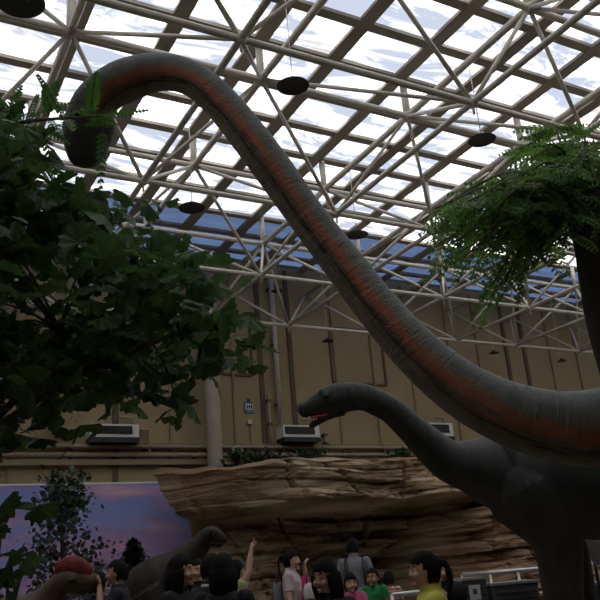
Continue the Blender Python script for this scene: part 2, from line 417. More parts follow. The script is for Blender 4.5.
MB().box(((X0+.3+5.50)/2, YM+.02, zt+.015), (5.50-X0-.3, .06, .03)).build('top_edge', M['paper'], o)
for x in (-3, 0, 3, 5.3): MB().box((x, YM+.115, zt*.55), (.08, .15, zt*.8)).build('support', M['branch'], o)

# ------------------------------------------------------------------ rock formation
def rock_mat():
    m, nt, b, L = new_mat('layered_sandstone')
    v = obj_vec(nt, (.35, .35, 3.2)); n = noise_node(nt, 1.3, 8, v, .62, .4)
    r = ramp(nt, n.outputs[0], [(.32, (.085, .06, .042)), (.42, (.25, .19, .12)), (.54, (.42, .335, .215)), (.68, (.60, .51, .36))])
    v2 = obj_vec(nt, (1, 1, 1)); n2 = noise_node(nt, .55, 3, v2)
    r2 = ramp(nt, n2.outputs[0], [(.45, (1, 1, 1)), (.62, (.72, .55, .47))])
    mx = nt.nodes.new('ShaderNodeMix'); mx.data_type = 'RGBA'; mx.blend_type = 'MULTIPLY'; mx.inputs[0].default_value = 1
    L.new(r.outputs[0], mx.inputs[6]); L.new(r2.outputs[0], mx.inputs[7]); L.new(mx.outputs[2], b.inputs['Base Color'])
    b.inputs['Roughness'].default_value = .9; b.inputs['Specular IOR Level'].default_value = .15
    v3 = obj_vec(nt, (2, 2, 9)); n3 = noise_node(nt, 2.2, 8, v3, .65)
    bump(nt, b, n3.outputs[0], .8, .08); return m
def sstep(a, b, x):
    t = min(1, max(0, (x-a)/(b-a))); return t*t*(3-2*t)
def build_rock():
    NU, NV = 340, 190
    xl, xr = 4.55, 21.5
    V = np.zeros((NU, NV, 3))
    for i in range(NU):
        u = i/(NU-1); x = xl+(xr-xl)*u
        # lip of the overhang stands forward, the cave below recedes; the right part slopes forward
        ztop = at_y(300, 466, 12.0)[2]+.10*mnoise.noise((x*.7, 3.1, 0))+.05*mnoise.noise((x*2.3, 9.1, 0))
        ztop -= .15*sstep(9.3, 9.7, x)*(1-sstep(9.8, 10.3, x))*0
        right = sstep(8.7, 9.9, x)*(.88+.12*mnoise.noise((x*.8, 5.5, 0)))
        for j in range(NV):
            v = j/(NV-1)
            if v < .8:
                z = STEP_Z-.05+(ztop-STEP_Z+.05)*(v/.8); hz = v/.8
                lip = 11.05+.35*mnoise.noise((x*.5, 1.7, 0)); cave = 12.7-.3*right
                foot = 12.2-1.3*right
                zz = hz
                if zz > .80: y = lip+(.12*(zz-.80)/.2)
                elif zz > .73: y = lip+(cave-lip)*(1-sstep(.73, .80, zz))*(1-.8*right)
                elif zz > .3: y = cave*(1-.8*right)+lip*.8*right
                else: y = (cave*(1-.8*right)+lip*.8*right)*(zz/.3)+foot*(1-zz/.3)
                y -= right*1.15*max(0, .86-zz)
                # strata: stepped ledges
                q = z*5.2+1.2*mnoise.noise((x*.45, 0, z*.6)); fl = math.floor(q)
                y += .34*mnoise.noise((x*.45, fl*3.7, 1.0))+.20*mnoise.noise((x*1.2, fl*5.1, 4.0))+.09*mnoise.noise((x*.8, math.floor(q*3.3)*2.9, 14.0))
                fr = q-fl; y += .04*(1-min(1, fr*5, (1-fr)*5))
                y += .24*mnoise.noise((x*1.1, z*1.3, 7.0))+.08*mnoise.noise((x*4, z*6, 2.0))+.04*mnoise.noise((x*9, z*15, 8.0))
                # blocky cracks
                cr = abs(mnoise.noise((x*.8+.35*z, z*.45, 11.0))); y += .22*max(0, 1-cr/.03)
                c2 = abs(mnoise.noise((x*1.9-.2*z, z*.9, 31.0))); y += .05*max(0, 1-c2/.04)
            else:
                t = (v-.8)/.2; z = ztop+.10*math.sin(t*3.1)+.07*mnoise.noise((x*1.5, t*3, 5)); y = 11.2+.35*mnoise.noise((x*.5, 1.7, 0))+t*1.75
                if t > .97: z = ztop-.6
            xx = x
            # left end: the face turns round towards the back wall, leaning out at the top
            if i < 70:
                k = 1-i/70; ph = k*math.pi/2; front = y
                y = front+(13.25-front)*(1-math.cos(ph))*.98
                zf = min(1, max(0, (z-STEP_Z)/(ztop-STEP_Z)))
                xx = x+k*(1-zf)**.8*1.0+(front-11.4)*math.sin(ph)*.12+k*.25*mnoise.noise((y*1.3, z*2.2, 3.3))
            V[i, j] = (xx, y, z)
    Vf = V.reshape(-1, 3)
    Fc = [(i*NV+j, (i+1)*NV+j, (i+1)*NV+j+1, i*NV+j+1) for i in range(NU-1) for j in range(NV-1)]
    mb = MB(); mb.add(Vf, Fc); 
    mb.f.append([i for i in range(NV)]); mb.mi.append(0)
    mb.f.append([(NU-1)*NV+j for j in range(NV)][::-1]); mb.mi.append(0)
    o = mb.build('rock_formation', rock_mat(), None, False)
    tag(o, 'layered brown sandstone rock wall with a dark overhang behind the visitors', 'rock')
build_rock()
# ------------------------------------------------------------------ foliage helpers
rng = np.random.default_rng(7)
def rot_from(fwd, up):
    f = fwd/np.linalg.norm(fwd); r = np.cross(f, up); nr = np.linalg.norm(r)
    if nr < 1e-4: r = np.cross(f, np.array([1.0, .3, .2])); nr = np.linalg.norm(r)
    r /= nr; u = np.cross(r, f); return np.stack([r, f, u], 1)
def scatter(shape_v, shape_f, P, Rm, S):
    """many copies of a little leaf as one vertex block"""
    k = len(shape_v); V = np.einsum('nij,kj->nki', Rm, shape_v)*S[:, None, None]+P[:, None, :]
    Fc = [[f_+i*k for f_ in f] for i in range(len(P)) for f in shape_f]
    return V.reshape(-1, 3), Fc
def fan_leaf():
    V = [(0, -.55, .0), (0.03, -.55, 0), (0, 0, 0)]; n = 14
    for i in range(n+1):
        t = rad(-78+156*i/n); r = 1.0+(.10 if i % 2 else -.06)-(.30 if i == n//2 else 0)
        V.append((math.sin(t)*r, math.cos(t)*r*.92, -.22*r*abs(math.sin(t))**1.5+.05*math.sin(i*1.9)))
    Fc = [(0, 1, 2)]+[(2, 3+i, 4+i) for i in range(n)]
    return np.array(V), Fc
def oval_leaf(w=.34):
    V = [(0, 0, 0), (-w, .35, .06), (-w*.8, .7, .03), (0, 1, -.06), (w*.8, .7, .03), (w, .35, .06), (0, .45, -.02)]
    return np.array(V), [(0, 6, 1), (1, 6, 2), (2, 6, 3), (3, 6, 4), (4, 6, 5), (5, 6, 0)]
def in_poly(x, y, poly):
    c = False; n = len(poly)
    for i in range(n):
        x1, y1 = poly[i]; x2, y2 = poly[(i+1) % n]
        if (y1 > y) != (y2 > y) and x < (x2-x1)*(y-y1)/(y2-y1)+x1: c = not c
    return c
def leaf_frames(n, droop=.6, up=(0, 0, 1)):
    f = rng.normal(size=(n, 3)); f[:, 2] -= droop; f /= np.linalg.norm(f, axis=1)[:, None]
    u = np.asarray(up, float)+rng.normal(size=(n, 3))*.55
    return np.stack([rot_from(f[i], u[i]) for i in range(n)])

def ginkgo_tree():
    poly = [(-160, 120), (-60, 110), (0, 130), (40, 160), (80, 165), (105, 190), (135, 222), (170, 250), (205, 270), (222, 295), (218, 325), (230, 345), (220, 362), (195, 350), (180, 372),
            (170, 395), (155, 376), (145, 395), (125, 398), (100, 375), (86, 388), (80, 412), (66, 412), (54, 372), (24, 385), (12, 415), (10, 448), (-60, 450), (-160, 450)]
    cl = []
    while len(cl) < 175:
        x, y = rng.uniform(-160, 255), rng.uniform(110, 480)
        if not in_poly(x, y, poly): continue
        if y < 205 and x < 115 and (rng.random() < .45 or (x > 55 and y < 185)): continue
        cl.append((x, y, rng.uniform(3.9, 5.4)))
    cl += [(222, 345, 4.4), (215, 335, 4.4), (174, 392, 4.3), (78, 412, 4.3), (12, 440, 4.3), (-8, 520, 4.2), (-12, 532, 4.2), (-4, 575, 4.3), (-16, 585, 4.3), (-25, 550, 4.3)]
    cl += [(5, 148, 4.4), (20, 165, 4.6), (30, 150, 4.8), (40, 176, 4.5), (15, 188, 4.4), (40, 196, 4.6), (56, 202, 4.5), (84, 208, 4.4), (-15, 160, 4.6), (100, 212, 4.5), (8, 120, 5.0), (28, 180, 4.9), (72, 210, 4.3)]
    C = np.array([at(*c) for c in cl])
    base = at(-150, 640, 4.7); base[2] = 0; top = at(-110, 230, 4.8)
    o = empty('ginkgo_tree', base, 'ginkgo tree with dark green fan shaped leaves filling the left side', 'tree')
    tr = catmull([base, base+(0.03, .05, 1.2), (base+top)/2+(.05, -.05, .4), top], 8)
    MB().tube(tr, np.linspace(.17, .06, len(tr)), 12).build('trunk', M['bark'], o, True)
    m = MB(); mains = []
    for k, q in enumerate([(60, 330, 4.5), (150, 300, 4.6), (30, 240, 4.9), (90, 210, 5.0), (0, 420, 4.4), (-60, 170, 4.9), (180, 330, 4.4), (60, 390, 4.3)]):
        e = at(*q); s = tr[10+(k*3) % 14]
        bp = catmull([s, (s+e)/2+(0, 0, .15), e], 6); mains.append(bp); m.tube(bp, np.linspace(.035, .012, len(bp)), 7)
    allp = np.concatenate(mains)
    for c in C:
        i = np.argmin(np.linalg.norm(allp-c, axis=1)); s = allp[i]
        m.tube(catmull([s, (s+c)/2+(0, 0, .04), c], 3), [.008]*3+[.006]*3+[.004], 5)
    m.build('branches', M['branch'], o, True)
    sv, sf_ = fan_leaf(); P = []
    for c in C:
        n = rng.integers(9, 14); P.append(c+rng.normal(size=(n, 3))*(.10, .10, .085))
    P = np.concatenate(P); n = len(P)
    m = MB(); m.add(*scatter(sv, sf_, P, leaf_frames(n, .75), rng.uniform(.070, .112, n)))
    m.build('foliage', M['ginkgo'], o)
ginkgo_tree()

def frond(mb, p0, dirv, length, sag, width, nleaf=16, lw=.48, stem=.008):
    """a pinnate frond: arching midrib with paired leaflets"""
    d = dirv/np.linalg.norm(dirv); side = np.cross(d, (0, 0, 1.0)); ns = np.linalg.norm(side)
    side = side/ns if ns > .1 else np.array([1.0, 0, 0])
    t = np.linspace(0, 1, 9); mid = p0+np.outer(t*length, d)+np.outer(-sag*length*t**2, (0, 0, 1.0))
    mb.tube(mid, np.linspace(stem, .002, 9), 5, mi=1)
    for k in range(nleaf):
        tt = .12+.86*k/(nleaf-1); p = p0+tt*length*d+np.array((0, 0, -sag*length*tt*tt))
        tan = d+np.array((0, 0, -2*sag*tt)); tan /= np.linalg.norm(tan)
        L = width*math.sin(math.pi*(.12+.86*tt))**.6*(1-.35*tt)
        for s in (-1, 1):
            dl = side*s*.85+tan*.5+np.array((0, 0, rng.uniform(-.25, .05))); dl /= np.linalg.norm(dl)
            w = length/nleaf*lw; nrm = np.cross(tan, dl)
            q = tan
            V = [p-q*w*.4, p+dl*L*.35-q*w, p+dl*L*.7-q*w*.75, p+dl*L, p+dl*L*.7+q*w*.75, p+dl*L*.35+q*w, p+q*w*.4]
            mb.add(np.array(V)+nrm*np.array([0, .01, .01, -.01, .01, .01, 0])[:, None], [(0, 1, 5, 6), (1, 2, 4, 5), (2, 3, 4)])

def fern_branch_tree():
    base = at(-70, 640, 5.3); base[2] = 0; top = at(-60, 130, 5.5)
    o = empty('frond_tree', base, 'bright green tree with feathery fronds reaching in front of the big dinosaur head', 'tree')
    tr = catmull([base, (base+top)/2+(.06, 0, 0), top], 8); MB().tube(tr, np.linspace(.10, .04, len(tr)), 10).build('trunk', M['bark'], o, True)
    ml = MB(); mbn = MB()
    tips = [(0, 100), (12, 95), (28, 110), (40, 108), (52, 105), (66, 112), (78, 118), (90, 112), (100, 118), (30, 130), (50, 125), (70, 130), (85, 125), (10, 140), (-20, 110), (-40, 100), (-30, 150), (20, 150)]
    spine = catmull([top, at(-20, 128, 5.2), at(40, 120, 4.9), at(104, 116, 4.6)], 8)
    mbn.tube(spine, np.linspace(.025, .006, len(spine)), 6)
    for i in range(40):
        s = spine[int(len(spine)*(.15+.8*(i/40)**1.25))]
        dirn = np.array([rng.normal()*.5, rng.normal()*.5, rng.choice([1.1, .9, .3, -.4, -.9])])+RT*rng.uniform(-.1, .5)
        frond(ml, s+rng.normal(size=3)*.03, dirn, rng.uniform(.22, .36), rng.uniform(.05, .5), rng.uniform(.05, .075), 11, stem=.004)
    frond(ml, spine[-3], RT+np.array((0, 0, .15)), .36, .02, .05, 14, stem=.005)
    ml.build('foliage', [M['fern'], M['branch']], o); mbn.build('branches', M['branch'], o, True)
fern_branch_tree()

def tree_fern():
    d0 = 5.0; top = at(586, 195, d0); base = np.array([top[0]+.06, top[1], 0.0])
    o = empty('tree_fern', base, 'tall dark trunked tree with arching feathery fronds at the right edge', 'tree')
    tr = catmull([base, base+(.02, 0, 1.5), (base+top)/2+(0, 0, .4), top], 8)
    rr = np.array([.17+.012*math.sin(i*5.1) for i in range(len(tr))]); rr[-8:] *= np.linspace(1, .85, 8)
    MB().tube(tr, rr, 16).build('trunk', M['bark'], o, True)
    ml = MB(); mbr = MB()
    targets = [(438, 212), (446, 222), (440, 236), (455, 246), (470, 235), (480, 225), (500, 195), (470, 200), (452, 208), (505, 285), (495, 292), (518, 270), (530, 262), (480, 258), (465, 262),
               (528, 150), (540, 138), (545, 132), (556, 145), (570, 140), (585, 150), (600, 160), (620, 165), (515, 180), (530, 172), (550, 165), (640, 200), (650, 240), (640, 170), (690, 190), (680, 230), (560, 235), (545, 245), (575, 240), (520, 230), (505, 240), (500, 215), (530, 205), (550, 200), (570, 180)]
    for k in range(66):
        tx, ty = targets[k % len(targets)]; tx += rng.normal()*5; ty += rng.normal()*5
        e = at(tx, ty, d0+rng.uniform(-1.1, .9)); s = top+(rng.normal()*.06, rng.normal()*.06, rng.uniform(-.18, .1))
        midp = (s+e)/2+np.array((0, 0, .10+.10*rng.random()))
        br = catmull([s, midp, e], 6); mbr.tube(br, np.linspace(.014, .004, len(br)), 5)
        L = np.linalg.norm(e-s); nf = max(4, int(L/.085))
        for q in range(nf):
            t = .25+.75*q/nf; p = br[min(len(br)-1, int(t*(len(br)-1)))]; tan = br[-1]-br[-4]
            sd = (-1)**q; side = np.cross(tan, (0, 0, 1.0)); side /= np.linalg.norm(side)+1e-6
            frond(ml, p+rng.normal(size=3)*.012, tan/np.linalg.norm(tan)*.8+side*sd*rng.uniform(.5, 1.1)+np.array((0, 0, rng.uniform(-.5, .25))), rng.uniform(.18, .34), rng.uniform(.05, .35), rng.uniform(.06, .09), 8, .34, stem=.003)
    ml.build('foliage', [M['frond_dark'], M['branch']], o); mbr.build('branches', M['branch'], o, True)
tree_fern()

def small_tree():
    d = 11.4; base = at(62, 600, d); base[2] = STEP_Z
    o = empty('shrub_tree', base, 'small dark leafy tree standing in front of the violet painted sky', 'tree')
    top = at(60, 492, d); tr = catmull([base, (base+top)/2+(.05, 0, 0), top], 6)
    MB().tube(tr, np.linspace(.07, .015, len(tr)), 8).build('trunk', M['bark'], o, True)
    mb = MB(); ml = MB(); P = []
    outl = [(487, 52, 74), (500, 44, 83), (520, 38, 85), (540, 36, 95), (555, 30, 100), (565, 20, 108), (580, 28, 104), (592, 36, 96)]
    for k in range(95):
        i = rng.integers(0, len(outl)); y, a, b_ = outl[i]; x = rng.uniform(a, b_); y += rng.uniform(-8, 8)
        c = at(x, y, d+rng.uniform(-.6, .6)); s = tr[np.argmin(np.abs(tr[:, 2]-(c[2]-.25)))]
        mb.tube(catmull([s, (s+c)/2+(0, 0, -.03), c], 3), .008, 4); P.append(c+rng.normal(size=(16, 3))*.10)
    P = np.concatenate(P); sv, sf_ = oval_leaf(.4); n = len(P)
    ml.add(*scatter(sv, sf_, P, leaf_frames(n, .2), rng.uniform(.06, .11, n)))
    ml.build('foliage', M['shrub'], o); mb.build('branches', M['branch'], o)
small_tree()

def small_pine():
    d = 12.7; base = at(134, 590, d); base[2] = STEP_Z; top = at(133, 540, d)
    o = empty('small_pine', base, 'small dark tiered pine in front of the painted sky, right of the shrub tree', 'tree')
    MB().tube([base, top], [.05, .012], 8).build('trunk', M['bark'], o, True)
    ml = MB(); mb = MB(); P = []; R_ = []
    for y, w in ((543, 4), (547, 7), (551, 10), (556, 12), (560, 9), (565, 13), (570, 6)):
        c = at(133.5, y, d)
        for k in range(9):
            a = 2*np.pi*(k+.3*rng.random())/9; e = c+np.array([math.cos(a), math.sin(a), -.12])*w*m_per_px(d)*rng.uniform(.75, 1.1)
            mb.tube([c, e], .008, 4)
            for t in np.linspace(.25, 1, 9): P.append(c+(e-c)*t+rng.normal(size=3)*.012); f = (e-c)+rng.normal(size=3)*.12; R_.append(rot_from(f, np.array((0, 0, 1.0))))
    sv, sf_ = oval_leaf(.3); P = np.array(P); R_ = np.array(R_)
    ml.add(*scatter(sv, sf_, P, R_, rng.uniform(.07, .12, len(P)))); ml.build('foliage', M['pine'], o); mb.build('branches', M['branch'], o)
small_pine()

def ledge_plants():
    spots = [(239, 459, 6, 'low green plants on the rock top just right of the column', 13.0, 10), (260, 459, 6, 'low green plants on the rock top under the pictogram sign', 13.3, 18), (310, 458, 6, 'low green plants on the rock top under the middle air conditioner', 13.3, 18), (400, 458, 8, 'green bush on the rock top below the small dinosaur neck', 12.6, 12)]
    for px, py, hh, lb, Y, wpx in spots:
        p = at_y(px, py+5, Y); d = to_px(p)[2]
        o = empty('ledge_plant', p, lb, 'plant', 'plants on the rock top')
        P = p+rng.normal(size=(150, 3))*(wpx*m_per_px(d)*.5, .12, .05)+(0, 0, .12)
        sv, sf_ = oval_leaf(.3); m = MB(); m.add(*scatter(sv, sf_, P, leaf_frames(150, -.5), rng.uniform(.07, .14, 150))); m.build('foliage', M['shrub'], o)
        m = MB()
        for k in range(14): q = p+(rng.normal()*wpx*m_per_px(d)*.4, rng.normal()*.06, .14); m.tube([(q[0], q[1], p[2]-.3), q], .008, 4)
        m.build('stems', M['branch'], o)
ledge_plants()
p = at_y(411, 465, 12.2); o = empty('speaker_box', p, 'dark flat box lying on the rock top beside the green bush', 'box')
MB().box(p+(0, 0, .0), (.55, .4, .22)).build('housing', M['black'], o); MB().box(p+(0, -.205, 0), (.45, .02, .15)).build('grille', M['ac_dark'], o)
# ------------------------------------------------------------------ dinosaurs
def remesh(mb, voxel, name, smooth_it=2):
    me = mb.mesh(name); ob = bpy.data.objects.new(name+'_raw', me); COL.objects.link(ob)
    md = ob.modifiers.new('r', 'REMESH'); md.mode = 'VOXEL'; md.voxel_size = voxel; md.use_smooth_shade = True
    if smooth_it:
        sm = ob.modifiers.new('s', 'SMOOTH'); sm.iterations = smooth_it; sm.factor = .5
    dg = bpy.context.evaluated_depsgraph_get(); dg.update()
    out = bpy.data.meshes.new_from_object(ob.evaluated_get(dg)); out.name = name
    bpy.data.objects.remove(ob); bpy.data.meshes.remove(me)
    out.polygons.foreach_set('use_smooth', [True]*len(out.polygons)); return out
def mesh_co(me):
    a = np.empty(len(me.vertices)*3); me.vertices.foreach_get('co', a); return a.reshape(-1, 3)
def body_rings(keys, sub, n=40, twist=None, groove=0.0, flip=1):
    """keys: (px, py, depth, diameter px, sideways/vertical ratio); the dorsal side lies across the path in the view plane"""
    K = []
    for px, py, d, w, q in keys: K.append(list(at(px, py, d))+[w*d/F/2, q])
    K = catmull(np.array(K), sub); C, r, q = K[:, :3], K[:, 3], K[:, 4]
    T = np.gradient(C, axis=0); T /= np.linalg.norm(T, axis=1)[:, None]
    R_ = []; fr = []
    for i in range(len(C)):
        V0 = CAM-C[i]; V0 /= np.linalg.norm(V0)
        N = -np.cross(T[i], V0)*flip; N /= np.linalg.norm(N); B = np.cross(N, T[i])
        if B@V0 < 0: B = -B
        if twist:
            w_ = twist(to_px(C[i])[0]); N, B = N*math.cos(w_)+B*math.sin(w_), B*math.cos(w_)-N*math.sin(w_)
        fr.append((T[i], N, B))
        a = np.linspace(0, 2*np.pi, n, endpoint=False)
        rr = np.ones(n)
        if groove:
            da = np.abs(np.abs((a+np.pi) % (2*np.pi)-np.pi)-rad(104)); rr = 1-groove*np.exp(-(da/.16)**2)
        R_.append(C[i]+r[i]*rr[:, None]*(np.cos(a)[:, None]*N+np.sin(a)[:, None]*B*q[i]))
    return R_, C, r, fr
def add_attrs(me, C, fr):
    """arc length and angle round the body (0 dorsal, 1 belly) for the skin pattern"""
    co = mesh_co(me); L = np.concatenate([[0], np.cumsum(np.linalg.norm(np.diff(C, axis=0), axis=1))])
    al = np.zeros(len(co)); an = np.zeros(len(co)); N = np.array([f[1] for f in fr]); B = np.array([f[2] for f in fr])
    for s in range(0, len(co), 4000):
        P = co[s:s+4000]; D = ((P[:, None]-C[None])**2).sum(2)
        ws = np.exp(-(D-D.min(1)[:, None])/(.02*(.02+D.min(1)[:, None]**.5)))
        ws /= ws.sum(1)[:, None]
        i = D.argmin(1); off = P-ws@C
        al[s:s+4000] = ws@L
        an[s:s+4000] = np.abs(np.arctan2((off*(ws@B)).sum(1), (off*(ws@N)).sum(1)))/np.pi
    for nm, dat in (('along', al), ('around', an)):
        at_ = me.attributes.new(nm, 'FLOAT', 'POINT'); at_.data.foreach_set('value', dat.astype(np.float32))
def dino_mat(name, stops, ringf, var, fade=None, ringamt=.5, head=None):
    m, nt, b, L = new_mat(name)
    a1 = nt.nodes.new('ShaderNodeAttribute'); a1.attribute_name = 'around'
    a2 = nt.nodes.new('ShaderNodeAttribute'); a2.attribute_name = 'along'
    cx = nt.nodes.new('ShaderNodeCombineXYZ'); L.new(a2.outputs['Fac'], cx.inputs[0]); L.new(a1.outputs['Fac'], cx.inputs[1])
    mp = nt.nodes.new('ShaderNodeMapping'); mp.inputs['Scale'].default_value = (1.3, 9, 1); L.new(cx.outputs[0], mp.inputs[0])
    n = noise_node(nt, 1.6, 6, mp.outputs[0], .65, .5)
    # wander the stripe edges with the noise
    ma = nt.nodes.new('ShaderNodeMath'); ma.operation = 'MULTIPLY_ADD'; ma.inputs[1].default_value = var; L.new(n.outputs[0], ma.inputs[0])
    mo = nt.nodes.new('ShaderNodeMath'); mo.operation = 'ADD'; mo.inputs[1].default_value = -var*.5; L.new(a1.outputs['Fac'], mo.inputs[0]); L.new(mo.outputs[0], ma.inputs[2])
    r = ramp(nt, ma.outputs[0], stops)
    ov = obj_vec(nt); n3 = noise_node(nt, 5, 6, ov, .6); r3 = ramp(nt, n3.outputs[0], [(.3, (.72, .72, .72)), (.7, (1.2, 1.2, 1.2))])
    mx = nt.nodes.new('ShaderNodeMix'); mx.data_type = 'RGBA'; mx.blend_type = 'MULTIPLY'; mx.inputs[0].default_value = 1
    L.new(r.outputs[0], mx.inputs[6]); L.new(r3.outputs[0], mx.inputs[7]); col = mx.outputs[2]
    if head:  # shade over the head, mixed into the hide colour
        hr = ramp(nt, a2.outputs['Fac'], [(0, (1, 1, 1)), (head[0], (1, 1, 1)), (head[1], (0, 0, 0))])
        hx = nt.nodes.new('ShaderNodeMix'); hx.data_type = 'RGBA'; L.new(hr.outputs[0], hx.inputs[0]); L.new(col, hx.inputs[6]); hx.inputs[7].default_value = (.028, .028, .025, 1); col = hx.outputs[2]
    L.new(col, b.inputs['Base Color'])
    b.inputs['Roughness'].default_value = .6; b.inputs['Specular IOR Level'].default_value = .22
    # skin folds: rings across the neck, broken by noise, plus fine scales
    mp2 = nt.nodes.new('ShaderNodeMapping'); mp2.inputs['Scale'].default_value = (ringf, 1.5, 1); L.new(cx.outputs[0], mp2.inputs[0])
    n4 = noise_node(nt, 1.0, 3, mp2.outputs[0], .6, .6)
    n5 = noise_node(nt, 45, 3, ov, .6)
    ad = nt.nodes.new('ShaderNodeMath'); ad.operation = 'MULTIPLY_ADD'; ad.inputs[1].default_value = .35
    L.new(n5.outputs[0], ad.inputs[0]); L.new(n4.outputs[0], ad.inputs[2])
    bump(nt, b, ad.outputs[0], ringamt, .04); return m
def leg_rings(mb, pts, radii, n=20):
    P = catmull(np.array([list(p)+[r] for p, r in zip(pts, radii)]), 6); mb.tube(P[:, :3], P[:, 3], n)
def eye(parent, p, r, name='eye'):
    return MB().ball(p, r, 14, 10).build(name, M['eye_dino'], parent, True)

def big_neck_dinosaur():
    D = 6.0
    keys = [(89, 168, 7.50, 8, .9), (88, 163, 7.50, 28, .85), (86, 152, 7.50, 40, .75), (87, 138, 7.50, 48, .7), (90, 122, 7.50, 51, .7), (93, 107, 7.48, 45, .75), (105, 92, 7.45, 42, .85), (127, 80, 7.38, 43, .9), (158, 72, 7.30, 38, .95), (190, 78, 7.22, 35, 1), (222, 104, 7.12, 36, 1),
            (265, 158, 6.95, 39, 1), (305, 214, 6.80, 38, 1), (345, 266, 6.65, 41, 1), (380, 311, 6.50, 44, 1), (416, 351, 6.35, 49, 1), (460, 388, 6.22, 56, 1), (508, 413, 6.10, 64, 1), (560, 427, 6.02, 72, 1), (602, 428, 5.96, 80, 1),
            (680, 424, 5.90, 104, 1), (780, 425, 5.90, 150, 1), (900, 432, 5.90, 196, .95), (1050, 440, 5.9, 205, .95), (1190, 440, 5.9, 140, .95), (1330, 455, 6.0, 70, 1), (1500, 490, 6.2, 34, 1), (1700, 560, 6.5, 12, 1)]
    tw = lambda x: rad(10)+rad(20)*min(1, max(0, (x-430)/150))+rad(4)*min(1, max(0, (230-x)/80))
    R_, C, r, fr = body_rings(keys, 6, 44, tw, groove=.09)
    m = MB(); m.rings(R_)
    base = at(1000, 440, 5.9); base[2] = 0
    o = empty('long_necked_dinosaur', base, 'huge grey dinosaur model whose orange striped neck arches across the whole view', 'dinosaur')
    for px, sgn, px2 in ((850, 1, 842), (850, -1, 842), (1120, 1, 1112), (1120, -1, 1112)):
        c = at(px, 440, 5.9); sd = np.array([FW[0], FW[1], 0]); sd /= np.linalg.norm(sd); c = c+sd*sgn*.42
        k = c.copy(); k[2] = .85; k += RT*(.10 if px < 900 else -.14); f = c.copy(); f[2] = .0
        leg_rings(m, [c, (c+k)/2, k, (k*.5+f*.5), f+(0, 0, .12), f+(0, 0, .015)], [.40, .32, .22, .18, .20, .25])
    # brow bumps and jaw edge on the head
    for s in (-1, 1):
        e = at(83, 118, 7.5)-FW*s*.135; m.ball(e, .06, 10, 8)
        e = at(80, 138, 7.5)-FW*s*.11; m.ball(e, .045, 10, 8)
    m.ball(at(72, 128, 7.5), (.10, .10, .12), 12, 8)
    me = remesh(m, .022, 'body', 2); add_attrs(me, C, fr)
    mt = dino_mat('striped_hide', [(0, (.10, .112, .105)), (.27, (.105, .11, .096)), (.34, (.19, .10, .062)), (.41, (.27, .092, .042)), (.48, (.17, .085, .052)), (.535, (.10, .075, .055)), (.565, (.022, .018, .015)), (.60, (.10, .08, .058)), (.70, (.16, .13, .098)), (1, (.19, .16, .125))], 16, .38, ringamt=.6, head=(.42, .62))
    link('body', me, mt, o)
    hm = mat('shaded_head_hide', (.03, .03, .027), .5, .4, 9, bmp=.4)  # lip takes the same painted-in shade tone as the head
    eye(o, at(83, 119, 7.5)-FW*.185, .03); eye(o, at(83, 119, 7.5)+FW*.185, .03)
    # the shut mouth: a dark lip line round the snout
    P = [at(99, 140, 7.5)-FW*.155, at(97, 152, 7.5)-FW*.13, at(93, 163, 7.5)-FW*.07]; MB().tube(catmull(P, 5), .010, 6).build('lip', hm, o, True)
    for s in (-1, 1): MB().ball(at(82, 158, 7.5)-FW*s*.085, .022, 10, 8).build('nostril', M['black'], o, True)
big_neck_dinosaur()

